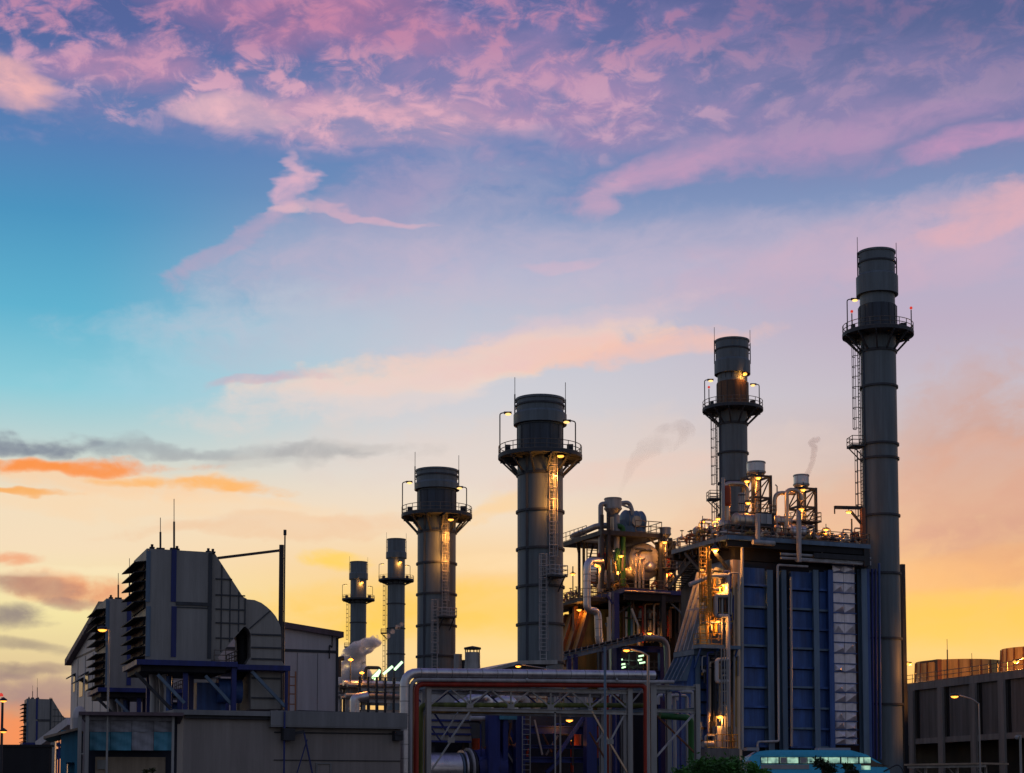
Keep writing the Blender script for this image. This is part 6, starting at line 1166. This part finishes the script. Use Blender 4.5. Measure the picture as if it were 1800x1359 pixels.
b = B(); b.tube([(L-.6, -.05, zs-.5), (L+.5, -.35, zs+.1), (L+.9, -.35, zs-.4), (L+.9, -.35, zs-.9)], .05, 8, .4); b.box(L+.78, L+1.0, -.5, -.2, zs-1.2, zs-.7); b.obj('mirror', 'dark', t)
def bush(label, px0, px1, ytop, D, m, n, leaf, name='shrub', group='garden shrubs', z0=0, sparse=1.0, seed=1):
    rd = random.Random(seed); a, c = at(px0, ytop, D), at(px1, ytop, D); cx, w, H = (a.x+c.x)/2, (c.x-a.x)/2, a.z
    t_ = thing(name, label, 'shrub', WF, (cx, D, 0), group); b = B()
    clumps = [(cx+rd.uniform(-.8, .8)*w, D+rd.uniform(-.6, .6)*w*.6, H*rd.uniform(.55, .9), w*rd.uniform(.22, .42)*sparse) for _ in range(int(9+w*1.2))]
    for k in range(n):
        cl = rd.choice(clumps); d = Vector((rd.gauss(0, 1), rd.gauss(0, 1), rd.gauss(0, 1))).normalized()*cl[3]*(rd.uniform(.35, 1.0) if k % 5 else rd.uniform(.9, 1.45))
        q = Vector(cl[:3])+Vector((d.x, d.y, d.z*.75));
        if q.z > H*1.1: continue
        u = Vector((rd.gauss(0, 1), rd.gauss(0, 1), rd.gauss(0, .7))).normalized()*leaf*rd.uniform(.7, 1.3); v = u.orthogonal().normalized()*leaf*.35; v.rotate(Matrix.Rotation(rd.uniform(0, 6.28), 3, u.normalized()))
        b.add([q-u, q+v, q+u, q-v], [(0, 1, 2, 3)])
    b.obj('foliage', m, t_); b = B()
    for cl in clumps: b.tube([(cx+(cl[0]-cx)*.3, D, 0), ((cl[0]+cx)/2, (D+cl[1])/2, cl[2]*.55), (cl[0], cl[1], cl[2]+cl[3]*.7)], .03, 5)
    b.obj('stem', 'bark', t_); return t_
bush('broad bright green hedge in front of the rack, left of the coach', 1182, 1310, 1318, 62, 'leaf', 9000, .1, seed=2)
bush('lower green shrub overlapping the rear of the coach', 1300, 1368, 1334, 58, 'leaf', 3200, .08, seed=3)
bush('dark feathery shrub in front of the middle of the coach', 1428, 1512, 1319, 55, 'leaf2', 2600, .08, sparse=.75, seed=4)
bush('small tuft of leaves low at the front of the coach', 1540, 1580, 1352, 52, 'leaf2', 700, .07, seed=6)
bush('olive pot plant before the pale board of the workshop', 222, 262, 1334, 60, 'leaf3', 420, .1, sparse=.7, seed=7)
bush('low olive plant right of the pot plant by the workshop', 262, 300, 1339, 60, 'leaf3', 320, .1, sparse=.7, seed=8)
bush('tiny plant at the foot of the right hand street lamp', 1785, 1797, 1343, 62, 'leaf', 300, .07, seed=9)

# ================================================================== steam
def steam(label, blobs, D, dens, scale, thr, colr=(1, .9, .88), name='steam_cloud', seed=0):
    pts = [at(x, y, D) for x, y, r in blobs]; c0 = pts[0]
    b = B()
    for p_, (x, y, r) in zip(pts, blobs):
        rr = r*D/FPX; b.dome(p_, (0, 0, 1), rr, rr, 16, 6); b.dome(p_, (0, 0, -1), rr, rr, 16, 6)
    o = b.obj(name, 'leaf', None, WF, tuple(c0)); tagp(o, label, 'steam', 'steam and smoke plumes'); o.data.materials.clear()
    # weld the overlapping balls into one closed volume
    md_ = o.modifiers.new('remesh', 'REMESH'); md_.mode = 'VOXEL'; md_.voxel_size = max(r for *_, r in blobs)*D/FPX*.12
    m = bpy.data.materials.new('steam'); m.use_nodes = True; n = m.node_tree; n.nodes.clear(); o_ = n.nodes.new('ShaderNodeOutputMaterial'); pv = n.nodes.new('ShaderNodeVolumePrincipled'); n.links.new(pv.outputs[0], o_.inputs['Volume'])
    pv.inputs['Color'].default_value = (*colr, 1); pv.inputs['Anisotropy'].default_value = .5
    co = n.nodes.new('ShaderNodeTexCoord'); nz = n.nodes.new('ShaderNodeTexNoise'); n.links.new(co.outputs['Object'], nz.inputs['Vector']); nz.inputs['Scale'].default_value = scale; nz.inputs['Detail'].default_value = 5; nz.inputs['Distortion'].default_value = .4
    mr = n.nodes.new('ShaderNodeMapRange'); n.links.new(nz.outputs['Fac'], mr.inputs[0]); mr.inputs[1].default_value = thr; mr.inputs[2].default_value = thr+.16; mr.inputs[3].default_value = 0; mr.inputs[4].default_value = dens; n.links.new(mr.outputs[0], pv.inputs['Density'])
    o.data.materials.append(m); return o
steam('thick billowing steam at the foot of the shortest far chimney', [(610, 1196, 24), (606, 1180, 17), (630, 1188, 24), (641, 1196, 18), (625, 1172, 15), (614, 1152, 15), (629, 1143, 17), (645, 1135, 15), (660, 1127, 12), (632, 1158, 12)], 420, 3.2, .42, .41, (1, .975, .95))
steam('faint drifting steam streak before the far chimney', [(690, 1110, 5), (699, 1103, 5), (706, 1097, 4), (682, 1118, 5)], 430, .3, .4, .36)
def path(pts, k=.55):
    out = []
    for (xa, ya, ra), (xb2, yb2, rb2) in zip(pts, pts[1:]):
        n = max(1, int(math.hypot(xb2-xa, yb2-ya)/(k*min(ra, rb2))))
        for i in range(n): f = i/n; out.append((xa+(xb2-xa)*f+math.sin(i*2.3+xa)*ra*.25, ya+(yb2-ya)*f+math.cos(i*1.9)*ra*.2, ra+(rb2-ra)*f))
    return out+[pts[-1]]
steam('dim grey smoke plume drifting up from the leftmost silencer towards the second tallest chimney', path([(1088, 868, 4), (1098, 848, 6), (1108, 824, 9), (1124, 800, 14), (1150, 778, 21), (1180, 764, 27), (1204, 758, 20)]), 232, .085, .22, .36, (.55, .46, .5), 'smoke_wisp')
steam('thin smoke wisp curling up from the steaming silencer on the right of the roof deck', path([(1414, 842, 4), (1424, 824, 5), (1429, 808, 5), (1432, 790, 6), (1426, 777, 6), (1438, 772, 5)]), 205, .5, .5, .34, (.55, .45, .5), 'smoke_wisp')
